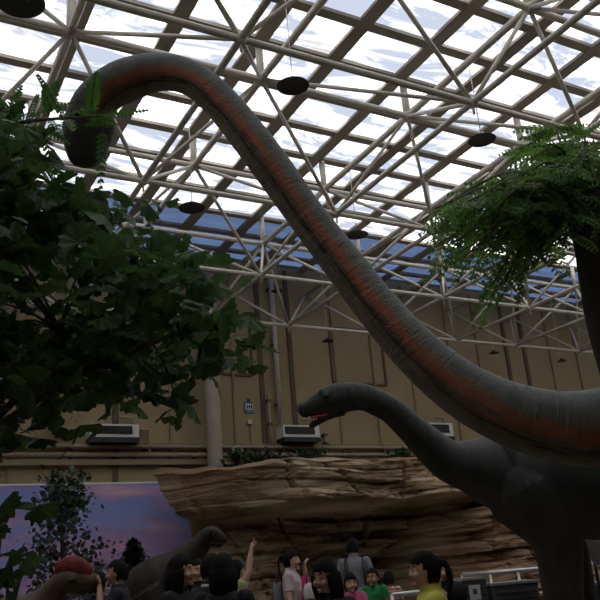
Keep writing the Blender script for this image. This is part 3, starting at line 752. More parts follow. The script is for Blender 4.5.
def small_neck_dinosaur():
    keys = [(299, 413, 8.3, 10, .9), (302, 411, 8.3, 15, .85), (308, 409, 8.3, 18, .8), (316, 406, 8.3, 23, .75), (325, 402, 8.3, 28, .75), (335, 399, 8.3, 31, .75), (347, 397, 8.32, 30, .8), (362, 397, 8.35, 27, .95), (376, 402, 8.4, 27, 1), (392, 411, 8.45, 27, 1), (410, 427, 8.5, 30, 1), (428, 444, 8.55, 35, 1),
            (448, 460, 8.6, 42, 1), (470, 466, 8.65, 54, 1), (495, 470, 8.7, 78, 1), (530, 473, 8.7, 108, 1), (580, 473, 8.7, 128, .95), (650, 470, 8.7, 140, .9), (740, 470, 8.7, 140, .9), (820, 474, 8.75, 112, .9), (900, 485, 8.8, 66, 1), (1000, 505, 8.9, 34, 1), (1120, 545, 9.1, 14, 1)]
    R_, C, r, fr = body_rings(keys, 6, 36, flip=1)
    m = MB(); m.rings(R_)
    base = at(640, 480, 8.7); base[2] = 0
    o = empty('dark_dinosaur', base, 'smaller dark green long necked dinosaur model with its mouth open behind the big neck', 'dinosaur')
    jk = [(340, 407, 8.3, 20, .8), (330, 413, 8.3, 13, .8), (321, 419, 8.3, 9, .9), (313, 424.5, 8.3, 7, 1), (309, 427, 8.3, 4, 1)]
    J, _, _, _ = body_rings(jk, 5, 20); m.rings(J)
    sd = np.array([FW[0], FW[1], 0]); sd /= np.linalg.norm(sd)
    for s in (-1, 1):
        m.ball(at(325, 393.5, 8.3)-FW*s*.085, .042, 10, 8); m.ball(at(322, 391, 8.3)-FW*s*.06, .04, 10, 8)
    m.ball(at(303, 408, 8.3), .07, 10, 8)
    # shoulder blade fold and upper arm run into the fore leg
    for s in (1, -1):
        c = at(524, 492, 8.7)-sd*s*.32; k = at(547, 540, 8.7)-sd*s*.36; f = at(554, 590, 8.7)-sd*s*.34; g = f.copy(); g[2] = .0
        if s < 0: k += RT*.25; f += RT*.35; g += RT*.35
        leg_rings(m, [c+sd*s*.25+UP*.10, c, k, f, f*.5+g*.5, g+(0, 0, .12), g+(0, 0, .012)], [.22, .36, .27, .215, .19, .20, .25])
        h = at(770, 480, 8.7)-sd*s*.34; hk = h.copy(); hk[2] = 1.0; hk -= RT*.12; hf = h.copy(); hf[2] = 0.0; hf += RT*.05
        leg_rings(m, [h, (h+hk)/2, hk, (hk+hf)/2, hf+(0, 0, .12), hf+(0, 0, .012)], [.45, .38, .25, .20, .21, .26])
        P = catmull([at(500, 438, 8.7)-sd*s*.14, at(503, 455, 8.7)-sd*s*.36, at(508, 478, 8.7)-sd*s*.46], 5); m.tube(P, np.linspace(.07, .03, len(P)), 8)
    me = remesh(m, .018, 'body', 2); add_attrs(me, C, fr)
    mt = dino_mat('dark_green_hide', [(0, (.062, .068, .056)), (.2, (.05, .058, .048)), (.45, (.032, .038, .032)), (.57, (.02, .024, .02)), (.68, (.045, .042, .032)), (1, (.06, .055, .04))], 15, .18, ringamt=.5)
    link('body', me, mt, o)
    eye(o, at(325, 394, 8.3)-FW*.118, .022); eye(o, at(325, 394, 8.3)+FW*.118, .022)
    MB().ball(at(318, 415.5, 8.3), (.055, .055, .028), 10, 8).build('tongue', M['mouth'], o, True)
    MB().tube(catmull([at(327, 413.5, 8.3)-FW*.082, at(320, 415, 8.3)-FW*.082, at(311, 416.5, 8.3)-FW*.07], 4), .013, 6).build('gum', M['mouth'], o, True)
    for k, (x, y) in enumerate(((309, 417), (311.5, 417.5), (313.5, 418), (316, 417.5))):
        p = at(x, y, 8.3)-FW*(.062+.004*k); MB().tube([p+UP*.012, p-UP*.02], [.011, .003], 8).build('tooth', M['tooth'], o, True)
    for s in (-1, 1): MB().ball(at(302, 405.5, 8.3)-FW*s*.06, .014, 8, 6).build('nostril', M['black'], o, True)
small_neck_dinosaur()

def brown_dinosaur():
    keys = [(227, 541, 9.0, 5, .8), (223, 540, 9.0, 10, .8), (217, 537, 9.0, 16, .75), (210, 536, 9.0, 19, .75), (203, 542, 9.0, 19, .9), (194, 553, 9.0, 26, .95), (182, 566, 9.0, 38, 1), (166, 580, 9.0, 54, 1), (146, 594, 9.05, 56, 1), (122, 610, 9.1, 44, 1), (95, 625, 9.2, 24, 1), (60, 640, 9.3, 8, 1)]
    R_, C, r, fr = body_rings(keys, 6, 30, flip=1)
    m = MB(); m.rings(R_); base = at(165, 610, 9.0); base[2] = STEP_Z
    o = empty('brown_dinosaur', base, 'brown dinosaur model with a rounded back and raised head in front of the rock edge', 'dinosaur')
    sd = np.array([FW[0], FW[1], 0]); sd /= np.linalg.norm(sd)
    for s in (1, -1):
        m.ball(at(213, 530.5, 9.0)-FW*s*.055, .042, 10, 8)
        h = at(150, 592, 9.05)-sd*s*.26; kn = h+RT*.28; kn[2] = .95; hk = h-RT*.05; hk[2] = .62; f = h+RT*.02; f[2] = STEP_Z+.06; t = f+RT*.2; t[2] = STEP_Z+.03
        leg_rings(m, [h, kn, hk, f, t], [.26, .17, .09, .075, .05], 14)
        a = at(182, 570, 9.0)-sd*s*.2; b_ = a+RT*.12-np.array((0, 0, .28)); c = b_+RT*.18+np.array((0, 0, .02)); leg_rings(m, [a, b_, c], [.10, .065, .04], 10)
    J, _, _, _ = body_rings([(207, 541, 9.0, 10, .8), (215, 544, 9.0, 7, .8), (222, 546, 9.0, 4, .8)], 4, 14); m.rings(J)
    me = remesh(m, .018, 'body', 2); add_attrs(me, C, fr)
    link('body', me, dino_mat('brown_hide', [(0, (.042, .034, .021)), (.3, (.034, .028, .018)), (.6, (.027, .021, .014)), (1, (.045, .037, .025))], 14, .25), o)
    eye(o, at(214, 532.5, 9.0)-FW*.09, .018); eye(o, at(214, 532.5, 9.0)+FW*.09, .018)
    MB().tube(catmull([at(211, 541, 9.0)-FW*.085, at(218, 541.5, 9.0)-FW*.07, at(225, 543, 9.0)-FW*.03], 4), .007, 6).build('lip', M['black'], o, True)
brown_dinosaur()

def crested_dinosaur():
    d = 7.0
    keys = [(98, 581.5, d, 6, .9), (95, 581, d, 11, .85), (89, 581, d, 17, .8), (81, 580, d, 22, .75), (72, 579, d, 27, .8), (64, 582, d, 24, .85), (55, 590, d, 25, .9), (45, 603, d, 34, 1), (28, 622, d, 62, 1), (0, 640, d+.1, 78, 1), (-35, 640, d+.2, 56, 1), (-70, 622, d+.4, 28, 1), (-110, 600, d+.6, 9, 1)]
    R_, C, r, fr = body_rings(keys, 6, 30, flip=1)
    m = MB(); m.rings(R_); base = at(0, 640, d); base[2] = 0
    o = empty('crested_dinosaur', base, 'brown dinosaur model with a red domed crest at the lower left', 'dinosaur')
    sd = np.array([FW[0], FW[1], 0]); sd /= np.linalg.norm(sd)
    for s in (1, -1):
        h = at(-5, 650, d)-sd*s*.26; kn = h+RT*.25; kn[2] = .62; hk = h-RT*.12; hk[2] = .34; f = h+RT*.02; f[2] = .06; t = f+RT*.2; t[2] = .03
        leg_rings(m, [h, kn, hk, f, t], [.24, .15, .08, .07, .045], 14)
        a = at(35, 622, d)-sd*s*.2; b_ = a+RT*.1-np.array((0, 0, .25)); c = b_+RT*.18; leg_rings(m, [a, b_, c], [.09, .06, .035], 10)
        m.ball(at(74, 576, d)-FW*s*.075, .045, 10, 8)
    J, _, _, _ = body_rings([(74, 588, d, 12, .8), (84, 590, d, 8, .8), (93, 590, d, 4, .8)], 4, 14); m.rings(J)
    me = remesh(m, .016, 'body', 2); add_attrs(me, C, fr)
    link('body', me, dino_mat('dull_brown_hide', [(0, (.13, .09, .06)), (.3, (.11, .077, .05)), (.6, (.085, .06, .042)), (1, (.13, .10, .07))], 18, .25), o)
    cm = MB(); R2, _, _, _ = body_rings([(55, 573, d, 4, .5), (59, 571, d, 14, .5), (67, 567.5, d, 20, .55), (76, 566.5, d, 20, .55), (85, 569, d, 14, .5), (92, 573, d, 6, .4)], 5, 22); cm.rings(R2)
    cm.build('crest', mat('red_crest', (.17, .017, .018), .6, .45, 14, bmp=.5), o, True)
    eye(o, at(74.5, 576.5, d)-FW*.108, .017); eye(o, at(74.5, 576.5, d)+FW*.108, .017)
    MB().tube(catmull([at(78, 586, d)-FW*.075, at(86, 586.5, d)-FW*.06, at(95, 585, d)-FW*.03], 4), .008, 6).build('lip', M['black'], o, True)
crested_dinosaur()
# ------------------------------------------------------------------ visitors
SKIN = {'a': mat('skin', (.58, .36, .25), .5, .08, 20), 'b': mat('tan_skin', (.45, .26, .17), .5, .08, 20)}
HAIR = mat('black_hair', (.010, .008, .007), .75, .3, 60, bmp=.4, spec=.12, stretch=(6, 6, 1))
HAIRB = mat('brown_hair', (.05, .025, .014), .4, .3, 60, bmp=.4, stretch=(6, 6, 1))
EYEW = mat('eye_white', (.7, .68, .64), .2, .03, 30); IRIS = mat('iris', (.015, .01, .008), .15, .1, 30)
LIP = mat('lips', (.36, .10, .09), .4, .1, 30); SOLE = mat('dark_shoe', (.03, .03, .03), .6, .2, 20)
_cl = {}
def cloth(name, col, var=.2): 
    if name not in _cl: _cl[name] = mat(name, col, .85, var, 7, bmp=.25)
    return _cl[name]
def plaid(name, a, b2, c3, f):
    m, nt, b, L = new_mat(name); v = obj_vec(nt); w = []
    for ax in ('X', 'Z'):
        wv = nt.nodes.new('ShaderNodeTexWave'); wv.bands_direction = ax; wv.inputs['Scale'].default_value = f; wv.inputs['Distortion'].default_value = .3; L.new(v, wv.inputs['Vector']); w.append(wv)
    r1 = ramp(nt, w[0].outputs[0], [(.35, a), (.6, b2)]); r2 = ramp(nt, w[1].outputs[0], [(.35, a), (.6, c3)])
    mx = nt.nodes.new('ShaderNodeMix'); mx.data_type = 'RGBA'; mx.inputs[0].default_value = .5; L.new(r1.outputs[0], mx.inputs[6]); L.new(r2.outputs[0], mx.inputs[7])
    L.new(mx.outputs[2], b.inputs['Base Color']); b.inputs['Roughness'].default_value = .85; return m
def printed(name, base, spots, f=9):
    m, nt, b, L = new_mat(name); v = obj_vec(nt); n = noise_node(nt, f, 2, v); r = ramp(nt, n.outputs[0], [(.42, base), (.5, spots[0]), (.6, base), (.68, spots[1])])
    r.color_ramp.interpolation = 'CONSTANT'; L.new(r.outputs[0], b.inputs['Base Color']); b.inputs['Roughness'].default_value = .85; return m
def striped(name, a, b2, f):
    m, nt, b, L = new_mat(name); v = obj_vec(nt); wv = nt.nodes.new('ShaderNodeTexWave'); wv.bands_direction = 'Z'; wv.inputs['Scale'].default_value = f; L.new(v, wv.inputs['Vector'])
    r = ramp(nt, wv.outputs[0], [(.45, a), (.55, b2)]); L.new(r.outputs[0], b.inputs['Base Color']); b.inputs['Roughness'].default_value = .85; return m

def seg_dist(P, a, b, ra, rb):
    d = b-a; t = np.clip(((P-a)@d)/(d@d+1e-9), 0, 1); q = a+t[:, None]*d
    return np.linalg.norm(P-q, axis=1)-(ra+(rb-ra)*t), t
def rotz(a): c, s = math.cos(a), math.sin(a); return np.array([[c, -s, 0], [s, c, 0], [0, 0, 1.0]])
def rotx(a): c, s = math.cos(a), math.sin(a); return np.array([[1.0, 0, 0], [0, c, -s], [0, s, c]])
ARM = {'down': ((.235, .0, 1.12), (.25, .05, .88)), 'front': ((.22, .06, 1.13), (.13, .27, 1.12)), 'phone': ((.22, .10, 1.16), (.06, .27, 1.40)), 'mouth': ((.20, .14, 1.17), (.05, .17, 1.47)),
       'raise': ((.23, .06, 1.55), (.22, .12, 1.80)), 'carry': ((.235, .0, 1.13), (.27, .12, .92)), 'hold': ((.21, .10, 1.14), (.10, .29, 1.22))}
def person(px, d, head_py, height, face_deg, label, top, bottom, hair='short', head_turn=0, nod=0, armL='down', armR='down', sleeve=.55, legs='pants', skin='a', hairm=None, child=False, smile=False, z0=None, shoes=None, stride=.0, lean=0):
    """stands at the pixel column px, d metres away; face_deg: 0 looks at the camera, 90 to the picture's right, 180 away"""
    p = at(px, head_py, d); gz = ground(p[1]) if z0 is None else z0
    if height is None: height = p[2]-gz
    s = height/1.70
    to_cam = -FW.copy(); to_cam[2] = 0; to_cam /= np.linalg.norm(to_cam); base_a = math.atan2(-to_cam[0], to_cam[1])
    Rw = rotz(base_a+rad(face_deg)); org = np.array([p[0], p[1], gz])
    W = lambda q: (np.asarray(q, float)*s)@Rw.T+org
    o = empty('person', org, label, 'person', 'visitors in the hall')
    hs = 1.18 if child else 1.0
    Hc = np.array([0, .012, 1.70-.115*hs]); Rh = rotz(rad(head_turn))@rotx(rad(-nod))
    HW = lambda q: W(Hc+Rh@(np.asarray(q, float)*hs))
    m = MB(); regs = []
    # torso
    tw = .92 if child else 1.0; n = 24; a = np.linspace(0, 2*np.pi, n, endpoint=False); R_ = []
    for z, w, dp, yo in ((.80, .10, .085, -.01), (.86, .155, .115, -.015), (.95, .165, .12, -.015), (1.06, .138, .105, .0), (1.20, .152, .112, .005), (1.32, .165, .112, 0), (1.39, .145, .09, -.012), (1.44, .075, .065, -.012), (1.50, .052, .055, -.005), (1.56, .05, .052, .005)):
        R_.append(W(np.stack([np.cos(a)*w*tw, np.sin(a)*dp*tw+yo, np.full(n, z)], 1)))
    m.rings(R_)
    def limb(pts, rr, n=14):
        P = catmull(np.array([list(W(q))+[r_*s] for q, r_ in zip(pts, rr)]), 5); m.tube(P[:, :3], P[:, 3], n); m.ball(P[0, :3], P[0, 3], 10, 8); m.ball(P[-1, :3], P[-1, 3], 10, 8)
    for sd in (-1, 1):
        hip = (sd*.085, -.01, .90); kn = (sd*.095, .02+stride*sd*.6, .48); an = (sd*.095, -.02+stride*sd, .09); 
        limb([hip, (sd*.092, .012+stride*sd*.3, .70), kn, (sd*.097, -.005+stride*sd*.8, .33), an], (.092, .08, .056, .054, .038))
        limb([(sd*.095, -.045+stride*sd, .04), (sd*.10, .05+stride*sd, .04), (sd*.105, .14+stride*sd, .028)], (.038, .04, .028)); regs.append(('foot', W((sd*.095, -.05+stride*sd, .03)), W((sd*.105, .15+stride*sd, .03)), .05*s, .045*s))
        regs.append(('thigh', W(hip), W(kn), .09*s, .056*s)); regs.append(('shin', W(kn), W(an), .056*s, .04*s))
        el, wr = ARM[armR if sd > 0 else armL]; el = np.array(el)*(sd, 1, 1); wr = np.array(wr)*(sd, 1, 1); sh = np.array((sd*.165*tw, -.01, 1.385))
        limb([sh, sh*.45+el*.55, el, el*.5+wr*.5, wr], (.056, .047, .039, .036, .026))
        regs.append(('uarm', W(sh), W(el), .056*s, .039*s)); regs.append(('farm', W(el), W(wr), .039*s, .026*s))
        # hand: palm, four unequal fingers and a thumb from the side of the palm
        f = wr-el; f /= np.linalg.norm(f); up_ = np.array((0, 1.0, 0)) if abs(f[1]) < .7 else np.array((0, 0, 1.0)); pn = up_-f*(f@up_); pn /= np.linalg.norm(pn); sx = np.cross(f, pn)*sd
        pc = wr+f*.045; ax = np.stack([sx, pn, f], 1)
        m.ball(W(pc), np.array((.040, .016, .052))*s, 12, 8, Rw@ax); regs.append(('hand', W(wr), W(wr+f*.17), .035*s, .03*s))
        pose = armR if sd > 0 else armL; curl = .25 if pose in ('down', 'raise') else .7
        for k, ln in enumerate((.068, .078, .072, .056)):
            b0 = pc+f*.035+sx*(-.030+.020*k); cu = curl if not (pose == 'raise' and k != 0) else .95
            if pose == 'raise' and k == 0: cu = .05
            b1 = b0+(f*math.cos(cu*.6)+pn*math.sin(cu*.6))*ln*.45; b2 = b1+(f*math.cos(cu*1.5)+pn*math.sin(cu*1.5))*ln*.32; b3 = b2+(f*math.cos(cu*2.2)+pn*math.sin(cu*2.2))*ln*.25
            m.tube([W(q) for q in (b0, b1, b2, b3)], np.array((.0095, .009, .0085, .007))*s, 7)
        t0 = pc-sx*.034-f*.012; t1 = t0-sx*.022+f*.026+pn*.008; t2 = t1+f*.026+pn*.012-sx*.004
        m.tube([W(q) for q in (t0, t1, t2)], np.array((.012, .0105, .008))*s, 7)
    regs.append(('torso', W((0, 0, .84)), W((0, 0, 1.38)), .14*s, .13*s)); regs.append(('torso', W((-.10, 0, 1.33)), W((.10, 0, 1.33)), .09*s, .09*s))
    regs.append(('neck', W((0, -.005, 1.45)), W((0, 0, 1.52)), .055*s, .05*s))
    # head with brow, nose, lips, chin and ears
    hm = MB(); hm.ball((0, 0, 0), 1, 28, 20); V = hm.v[0].copy(); x, y, z = V.T.copy()
    jaw = np.clip(-z, 0, 1); Wd = .074*(1-.30*jaw**1.6)*(1+.02*z); Dp = np.where(y > 0, .092*(1-.06*jaw), .096*(1-.25*jaw**1.4)); V2 = np.stack([x*Wd, y*Dp+.006*jaw, z*.115], 1)
    for ex in (-.031, .031):
        dd = ((V2[:, 0]-ex)**2+(V2[:, 2]-.008)**2)/.015**2; V2[:, 1] -= np.where(y > 0, .011*np.exp(-dd), 0)
    m.add(np.array([HW(q) for q in V2]), hm.f)
    hw = lambda q: HW(q)
    hr = hs*s
    m.tube([hw((0, .086, .022)), hw((0, .098, -.008)), hw((0, .106, -.026))], np.array((.008, .010, .012))*hr, 8); m.ball(hw((0, .100, -.027)), .014*hr, 8, 6)
    for q in (-1, 1): m.ball(hw((q*.011, .094, -.03)), .009*hr, 8, 6); m.ball(hw((q*.076, -.006, -.012)), np.array((.010, .020, .030))*hr, 10, 8, Rw@Rh)
    m.ball(hw((0, .079, -.088)), .020*hr, 10, 8); m.tube([hw((-.046, .074, .030)), hw((0, .088, .032)), hw((.046, .074, .030))], .009*hr, 6)
    for q in (-1, 1): m.ball(hw((q*.038, .066, -.030)), .024*hr, 10, 8)
    regs.append(('head', HW((0, 0, -.05)), HW((0, 0, .04)), .085*hr, .085*hr))
    vox = .0068 if d < 9 else .0078
    me = remesh(m, max(vox*max(s, .75), .006), 'body', 1); 
    sk = SKIN[skin]
    bo = link('body', me, sk, o)
    # regions -> clothing shells
    co = mesh_co(me); nv = len(co); nr = np.empty(nv*3); me.vertices.foreach_get('normal', nr); nr = nr.reshape(-1, 3)
    best = np.full(nv, 1e9); reg = np.zeros(nv, int); tt = np.zeros(nv)
    for k, (nm, a_, b_, ra, rb) in enumerate(regs):
        dd, t = seg_dist(co, a_, b_, ra, rb); w = dd < best; best[w] = dd[w]; reg[w] = k; tt[w] = t[w]
    names = np.array([q[0] for q in regs])[reg]; zl = (co[:, 2]-gz)/s
    polys = np.empty(len(me.polygons)*4, int); ok4 = all(len(q.vertices) == 4 for q in me.polygons) if False else (sum(1 for _ in [0]) and len(me.loops) == 4*len(me.polygons))
    if ok4: me.polygons.foreach_get('vertices', polys) if False else me.loops.foreach_get('vertex_index', polys); quads = polys.reshape(-1, 4)
    else: quads = None
    def shell(mask, off, name, mt, smooth_wr=.004):
        if quads is None: return None
        q = quads[mask[quads].all(1)]
        if len(q) == 0: return None
        ids = np.unique(q); remap = -np.ones(nv, int); remap[ids] = np.arange(len(ids))
        pos = co[ids]+nr[ids]*off
        wr_ = np.array([mnoise.noise(Vector(v_*9.0)) for v_ in pos])*smooth_wr; pos = pos+nr[ids]*wr_[:, None]
        mm = bpy.data.meshes.new(name); inner = co[ids]+nr[ids]*.001
        f = remap[q]; k = len(ids)
        ed = {}
        for fc in f:
            for i in range(4):
                e = (fc[i], fc[(i+1) % 4]); ed[e] = 1
        rim = [(b2, a2, a2+k, b2+k) for (a2, b2) in ed if (b2, a2) not in ed]
        mm.from_pydata(np.concatenate([pos, inner]).tolist(), [], f.tolist()+[list(map(int, r_)) for r_ in rim]); mm.polygons.foreach_set('use_smooth', [True]*len(mm.polygons)); mm.update()
        return link(name, mm, mt, o)
    tors = (names == 'torso') | ((names == 'thigh') & (zl > .84) & False)
    up = (names == 'uarm') & (tt < min(sleeve, 1.0)) | ((names == 'farm') & (tt < sleeve-1.0))
    shell((tors & (zl > .86)) | up | ((names == 'neck') & (zl < 1.452)) | ((names == 'thigh') & (zl > .86)), .013*s, 'shirt', top, .006)
    if legs == 'pants': shell(((names == 'thigh') | (names == 'shin') & (tt < .96)) | (tors & (zl < .92)), .010*s, 'trousers', bottom, .006)
    elif legs == 'shorts': shell(((names == 'thigh') & (tt < .85)) | (tors & (zl < .92)), .014*s, 'shorts', bottom, .008)
    else:
        R3 = []
        for z, w, dp in ((.96, .172, .13), (.86, .19, .15), (.70, .215, .185), (.52, .245, .215)):
            rr = 1+.05*np.sin(a*9); R3.append(W(np.stack([np.cos(a)*w*rr, np.sin(a)*dp*rr-.01, np.full(n, z)], 1)))
        MB().rings(R3, False).build('skirt', bottom, o, True)
    shell((names == 'foot') | ((names == 'shin') & (tt > .93)), .008*s, 'shoes', shoes or SOLE, .001)
    # eyes, brows, lips
    for q in (-1, 1):
        e = MB().ball(hw((q*.031, .0735, .008)), np.array((.0135, .010, .0085))*hr, 12, 8, Rw@Rh).build('eye', EYEW, o, True)
        MB().ball(hw((q*.031, .0815, .008)), np.array((.0062, .0045, .0068))*hr, 10, 8, Rw@Rh).build('iris', IRIS, e, True)
        MB().tube([hw((q*.016, .087, .030)), hw((q*.032, .085, .035)), hw((q*.047, .072, .030))], .0042*hr, 6).build('eyebrow', hairm or HAIR, o, True)
    wd = .026 if smile else .021
    MB().tube([hw((-wd, .079, -.056)), hw((-wd*.5, .091, -.058)), hw((0, .095, -.056)), hw((wd*.5, .091, -.058)), hw((wd, .079, -.056))], np.array((.003, .006, .0062, .006, .003))*hr, 8).build('lips', LIP, o, True)
    if smile:
        MB().tube([hw((-wd*.9, .082, -.067)), hw((0, .095, -.071)), hw((wd*.9, .082, -.067))], np.array((.003, .007, .003))*hr, 8).build('teeth', M['tooth'], o, True)
        MB().tube([hw((-wd, .079, -.068)), hw((0, .093, -.083)), hw((wd, .079, -.068))], np.array((.003, .0055, .003))*hr, 8).build('lips', LIP, o, True)
    # hair shell: cap over the skull with strand ridges, cut along the hairline
    NT, NP = 44, 30; hv = []; keep = []
    for i in range(NP+1):
        th = np.pi*i/NP
        for j in range(NT):
            ph = 2*np.pi*j/NT; y = math.sin(th)*math.cos(ph); x = math.sin(th)*math.sin(ph); z = math.cos(th); jw = max(0, -z)
            back = (1-y)/2
            rr = 1+(.11+.05*back)+.018*math.sin(ph*17+z*3)+.02*mnoise.noise((x*4, y*4, z*4))
            wj = .078*(1-.12*jw**1.6) if hair != 'short' and hair != 'crop' else .076*(1-.25*jw**1.6)
            hv.append(((x*wj*rr), y*(.090 if y > 0 else .100)*rr, z*.116*rr))
            zz = z*.116+.010*math.sin(ph*13)+.008*mnoise.noise((x*9, y*9, z*9))
            if y > .45: k_ = zz > .052-.012*abs(x)-(.016 if hair in ('bob', 'fringe', 'long', 'pony') else 0)
            elif y > .05: k_ = zz > (.010 if hair in ('short', 'crop') else (.0 if hair == 'pony' else (-.10 if y < .22 else -.02)))+(.035 if y > .3 else 0)
            else: k_ = zz > (-.065 if hair in ('short', 'crop') else (-.08 if hair == 'pony' else -.118))
            keep.append(k_)
    Fh = []
    for i in range(NP):
        for j in range(NT):
            q = (i*NT+j, (i+1)*NT+j, (i+1)*NT+(j+1) % NT, i*NT+(j+1) % NT)
            if all(keep[v_] for v_ in q): Fh.append(q)
    ids = sorted({v_ for f in Fh for v_ in f}); rm = {v_: i for i, v_ in enumerate(ids)}
    outer = np.array([hv[v_] for v_ in ids]); inner = outer*.90; k = len(ids)
    Fo = [[rm[v_] for v_ in f] for f in Fh]; ed = {(f[i], f[(i+1) % 4]) for f in Fo for i in range(4)}
    hb = MB(); hb.add(np.array([HW(q) for q in np.concatenate([outer, inner])]), Fo+[[v_+k for v_ in f[::-1]] for f in Fo]+[[b2, a2, a2+k, b2+k] for (a2, b2) in ed if (b2, a2) not in ed])
    if hair in ('long', 'bob'):
        zb_ = -.34 if hair == 'long' else -.165
        for ph in np.linspace(-118, 118, 19):
            c, s_ = math.cos(rad(180+ph)), math.sin(rad(180+ph)); jt = rng.uniform(.92, 1.06)
            pts = [(s_*.080, c*.098-.002, .02), (s_*.088, c*.104-.006, -.06), (s_*.088*jt, c*.10-.012, -.12), (s_*.075*jt, c*.085-.02, zb_*.7 if hair == 'long' else zb_)] + ([(s_*.07*jt, c*.07-.05, zb_*jt)] if hair == 'long' else [])
            hb.tube([HW(q) for q in pts], np.linspace(.022, .012, len(pts))*hr, 7)
    if hair == 'pony':
        hb.ball(HW((0, -.112, .045)), .030*hr, 10, 8)
        for t in range(7):
            ox, oz = rng.normal()*.010, rng.normal()*.010; pts = catmull([(ox, -.105, .05+oz), (ox*1.5, -.155, .03+oz), (ox*2, -.175, -.06), (ox*2, -.16, -.17), (ox*1.2, -.145, -.25+oz*2)], 4)
            hb.tube([HW(q) for q in pts], np.linspace(.019, .006, len(pts))*hr, 7)
    hb.build('hair', hairm or HAIR, o, True)
    return o, W, HW, s
BLK = cloth('black_cloth', (.012, .012, .014)); DKB = cloth('dark_denim', (.03, .035, .05)); NAVY = cloth('navy_cloth', (.02, .022, .035))
WHT = cloth('white_cotton', (.55, .54, .52)); PNK = cloth('pink_cotton', (.55, .13, .24)); PALE = cloth('pale_pink_cotton', (.52, .42, .42)); MAG = cloth('magenta_cloth', (.45, .03, .14)); RED = cloth('red_cloth', (.32, .03, .04)); GRN = cloth('green_cotton', (.02, .22, .07)); YEL = cloth('yellow_cotton', (.62, .60, .10)); GRY = cloth('grey_cloth', (.16, .16, .17))
person(118, 7.0, 561, None, -82, 'man with short black hair in a dark shirt beside the red crested dinosaur', NAVY, BLK, 'short', armL='mouth', armR='front', skin='b')
person(98, 7.4, 573, None, 150, 'dark haired child between the red crested dinosaur and the man in a dark shirt', BLK, DKB, 'crop', child=True)
person(179, 6.3, 556, None, 75, 'woman with long black hair in black clothes before the brown dinosaur', BLK, BLK, 'long', armL='front', armR='front')
person(197, 7.6, 560, None, 25, 'dark haired person in black whose pale face shows beside the long haired woman', BLK, DKB, 'short', armR='front')
o_, W_, HW_, s_ = person(211, 6.9, 555, None, 150, 'man in a black shirt with a white collar seen from behind in the crowd', BLK, DKB, 'crop', skin='b', head_turn=-8)
cm_ = MB(); a_ = np.linspace(0, 2*np.pi, 17)
cm_.tube([W_((.072*math.cos(t), .066*math.sin(t)-.01, 1.458)) for t in a_], .018*s_, 8, False); cm_.build('collar', WHT, o_, True)
person(222, 6.0, 555, None, 168, 'woman with black bobbed hair and black shirt seen from behind near the raised arm', BLK, BLK, 'bob')
person(235, 8.3, 561, None, 120, 'person raising an arm to point upward in a white and yellow patterned shirt', printed('white_yellow_print', (.55, .55, .52), ((.42, .40, .06), (.10, .22, .12)), 11), DKB, 'fringe', armR='raise', armL='down', skin='a', sleeve=.5)
o_, W_, HW_, s_ = person(290, 9.3, 551, None, 80, 'woman in a pale pink top and red trousers holding a hand to her mouth', PALE, RED, 'pony', armL='mouth', armR='carry', sleeve=.7)
MB().tube(catmull([W_((-.10, .135, 1.36)), W_((-.05, .15, 1.15)), W_((-.08, .15, .95))], 5), .075*s_, 10).build('sash', MAG, o_, True)
def bag(c, w, h, dp, ang, name, label, cat, mt, strap=.3, pocket=True):
    o = empty(name, c-np.array((0, 0, h/2)), label, cat); R_ = rotz(ang); n = 20; a = np.linspace(0, 2*np.pi, n, endpoint=False); L_ = []
    for t in np.linspace(0, 1, 9):
        z = -h/2+h*t; k = (1-abs(2*t-1)**4*.35)*(1-.18*t); q = np.stack([np.sign(np.cos(a))*np.abs(np.cos(a))**.5*w/2*k, np.sign(np.sin(a))*np.abs(np.sin(a))**.5*dp/2*k, np.full(n, z)], 1); L_.append(q@R_.T+c)
    MB().rings(L_).build('bag_body', mt, o, True)
    if pocket: MB().box(c+R_@np.array((0, -dp/2*.98, -h*.14)), (w*.6, .03, h*.36), R_).build('pocket', mt, o)
    for s in (-1, 1):
        P = catmull([c+R_@np.array((s*w*.3, 0, h*.42)), c+R_@np.array((s*w*.22, .0, h*.42+strap*.7)), c+R_@np.array((0, 0, h*.42+strap))], 5); MB().tube(P, .010, 6).build('strap', M['black'] if not mt == M['black'] else M['cabinet'], o, True)
    return o
bag(at(310, 592, 9.05), .22, .20, .09, .5, 'handbag', 'small white handbag hanging beside the woman in the pale pink top', 'bag', WHT, .12)
bag(np.asarray(W_((-.02, -.19, 1.16))), .24, .32, .13, math.atan2(W_((1, 0, 0))[1]-W_((0, 0, 0))[1], W_((1, 0, 0))[0]-W_((0, 0, 0))[0])+math.pi*0, 'backpack', 'pale grey backpack on the back of the woman in the pale pink top', 'backpack', GRY, .16)
person(325, 5.4, 560, None, -38, 'laughing young woman with bobbed black hair close to the camera', BLK, DKB, 'bob', smile=True, nod=6)
o_, W_, HW_, s_ = person(352, 11.3, 539, None, 178, 'man in a grey plaid shirt standing with his back turned before the rock', plaid('grey_plaid', (.14, .145, .16), (.26, .27, .29), (.20, .21, .23), 9), BLK, 'crop', skin='b', legs='shorts', sleeve=.6)
tc_ = np.array([W_((0, -.21, 1.18))])[0]
fa_ = math.atan2(W_((1, 0, 0))[1]-W_((0, 0, 0))[1], W_((1, 0, 0))[0]-W_((0, 0, 0))[0])
st_ = empty('shoulder_bag', W_((-.2, 0, .95)), 'dark shoulder straps worn by the man in the grey plaid shirt', 'bag straps')
for q in (-1, 1): MB().tube(catmull([W_((q*.10, .135, 1.05)), W_((q*.115, .13, 1.30)), W_((q*.115, 0, 1.43)), W_((q*.125, -.13, 1.30)), W_((q*.13, -.15, 1.02))], 5), .022*s_, 8).build('strap', M['black'], st_, True)
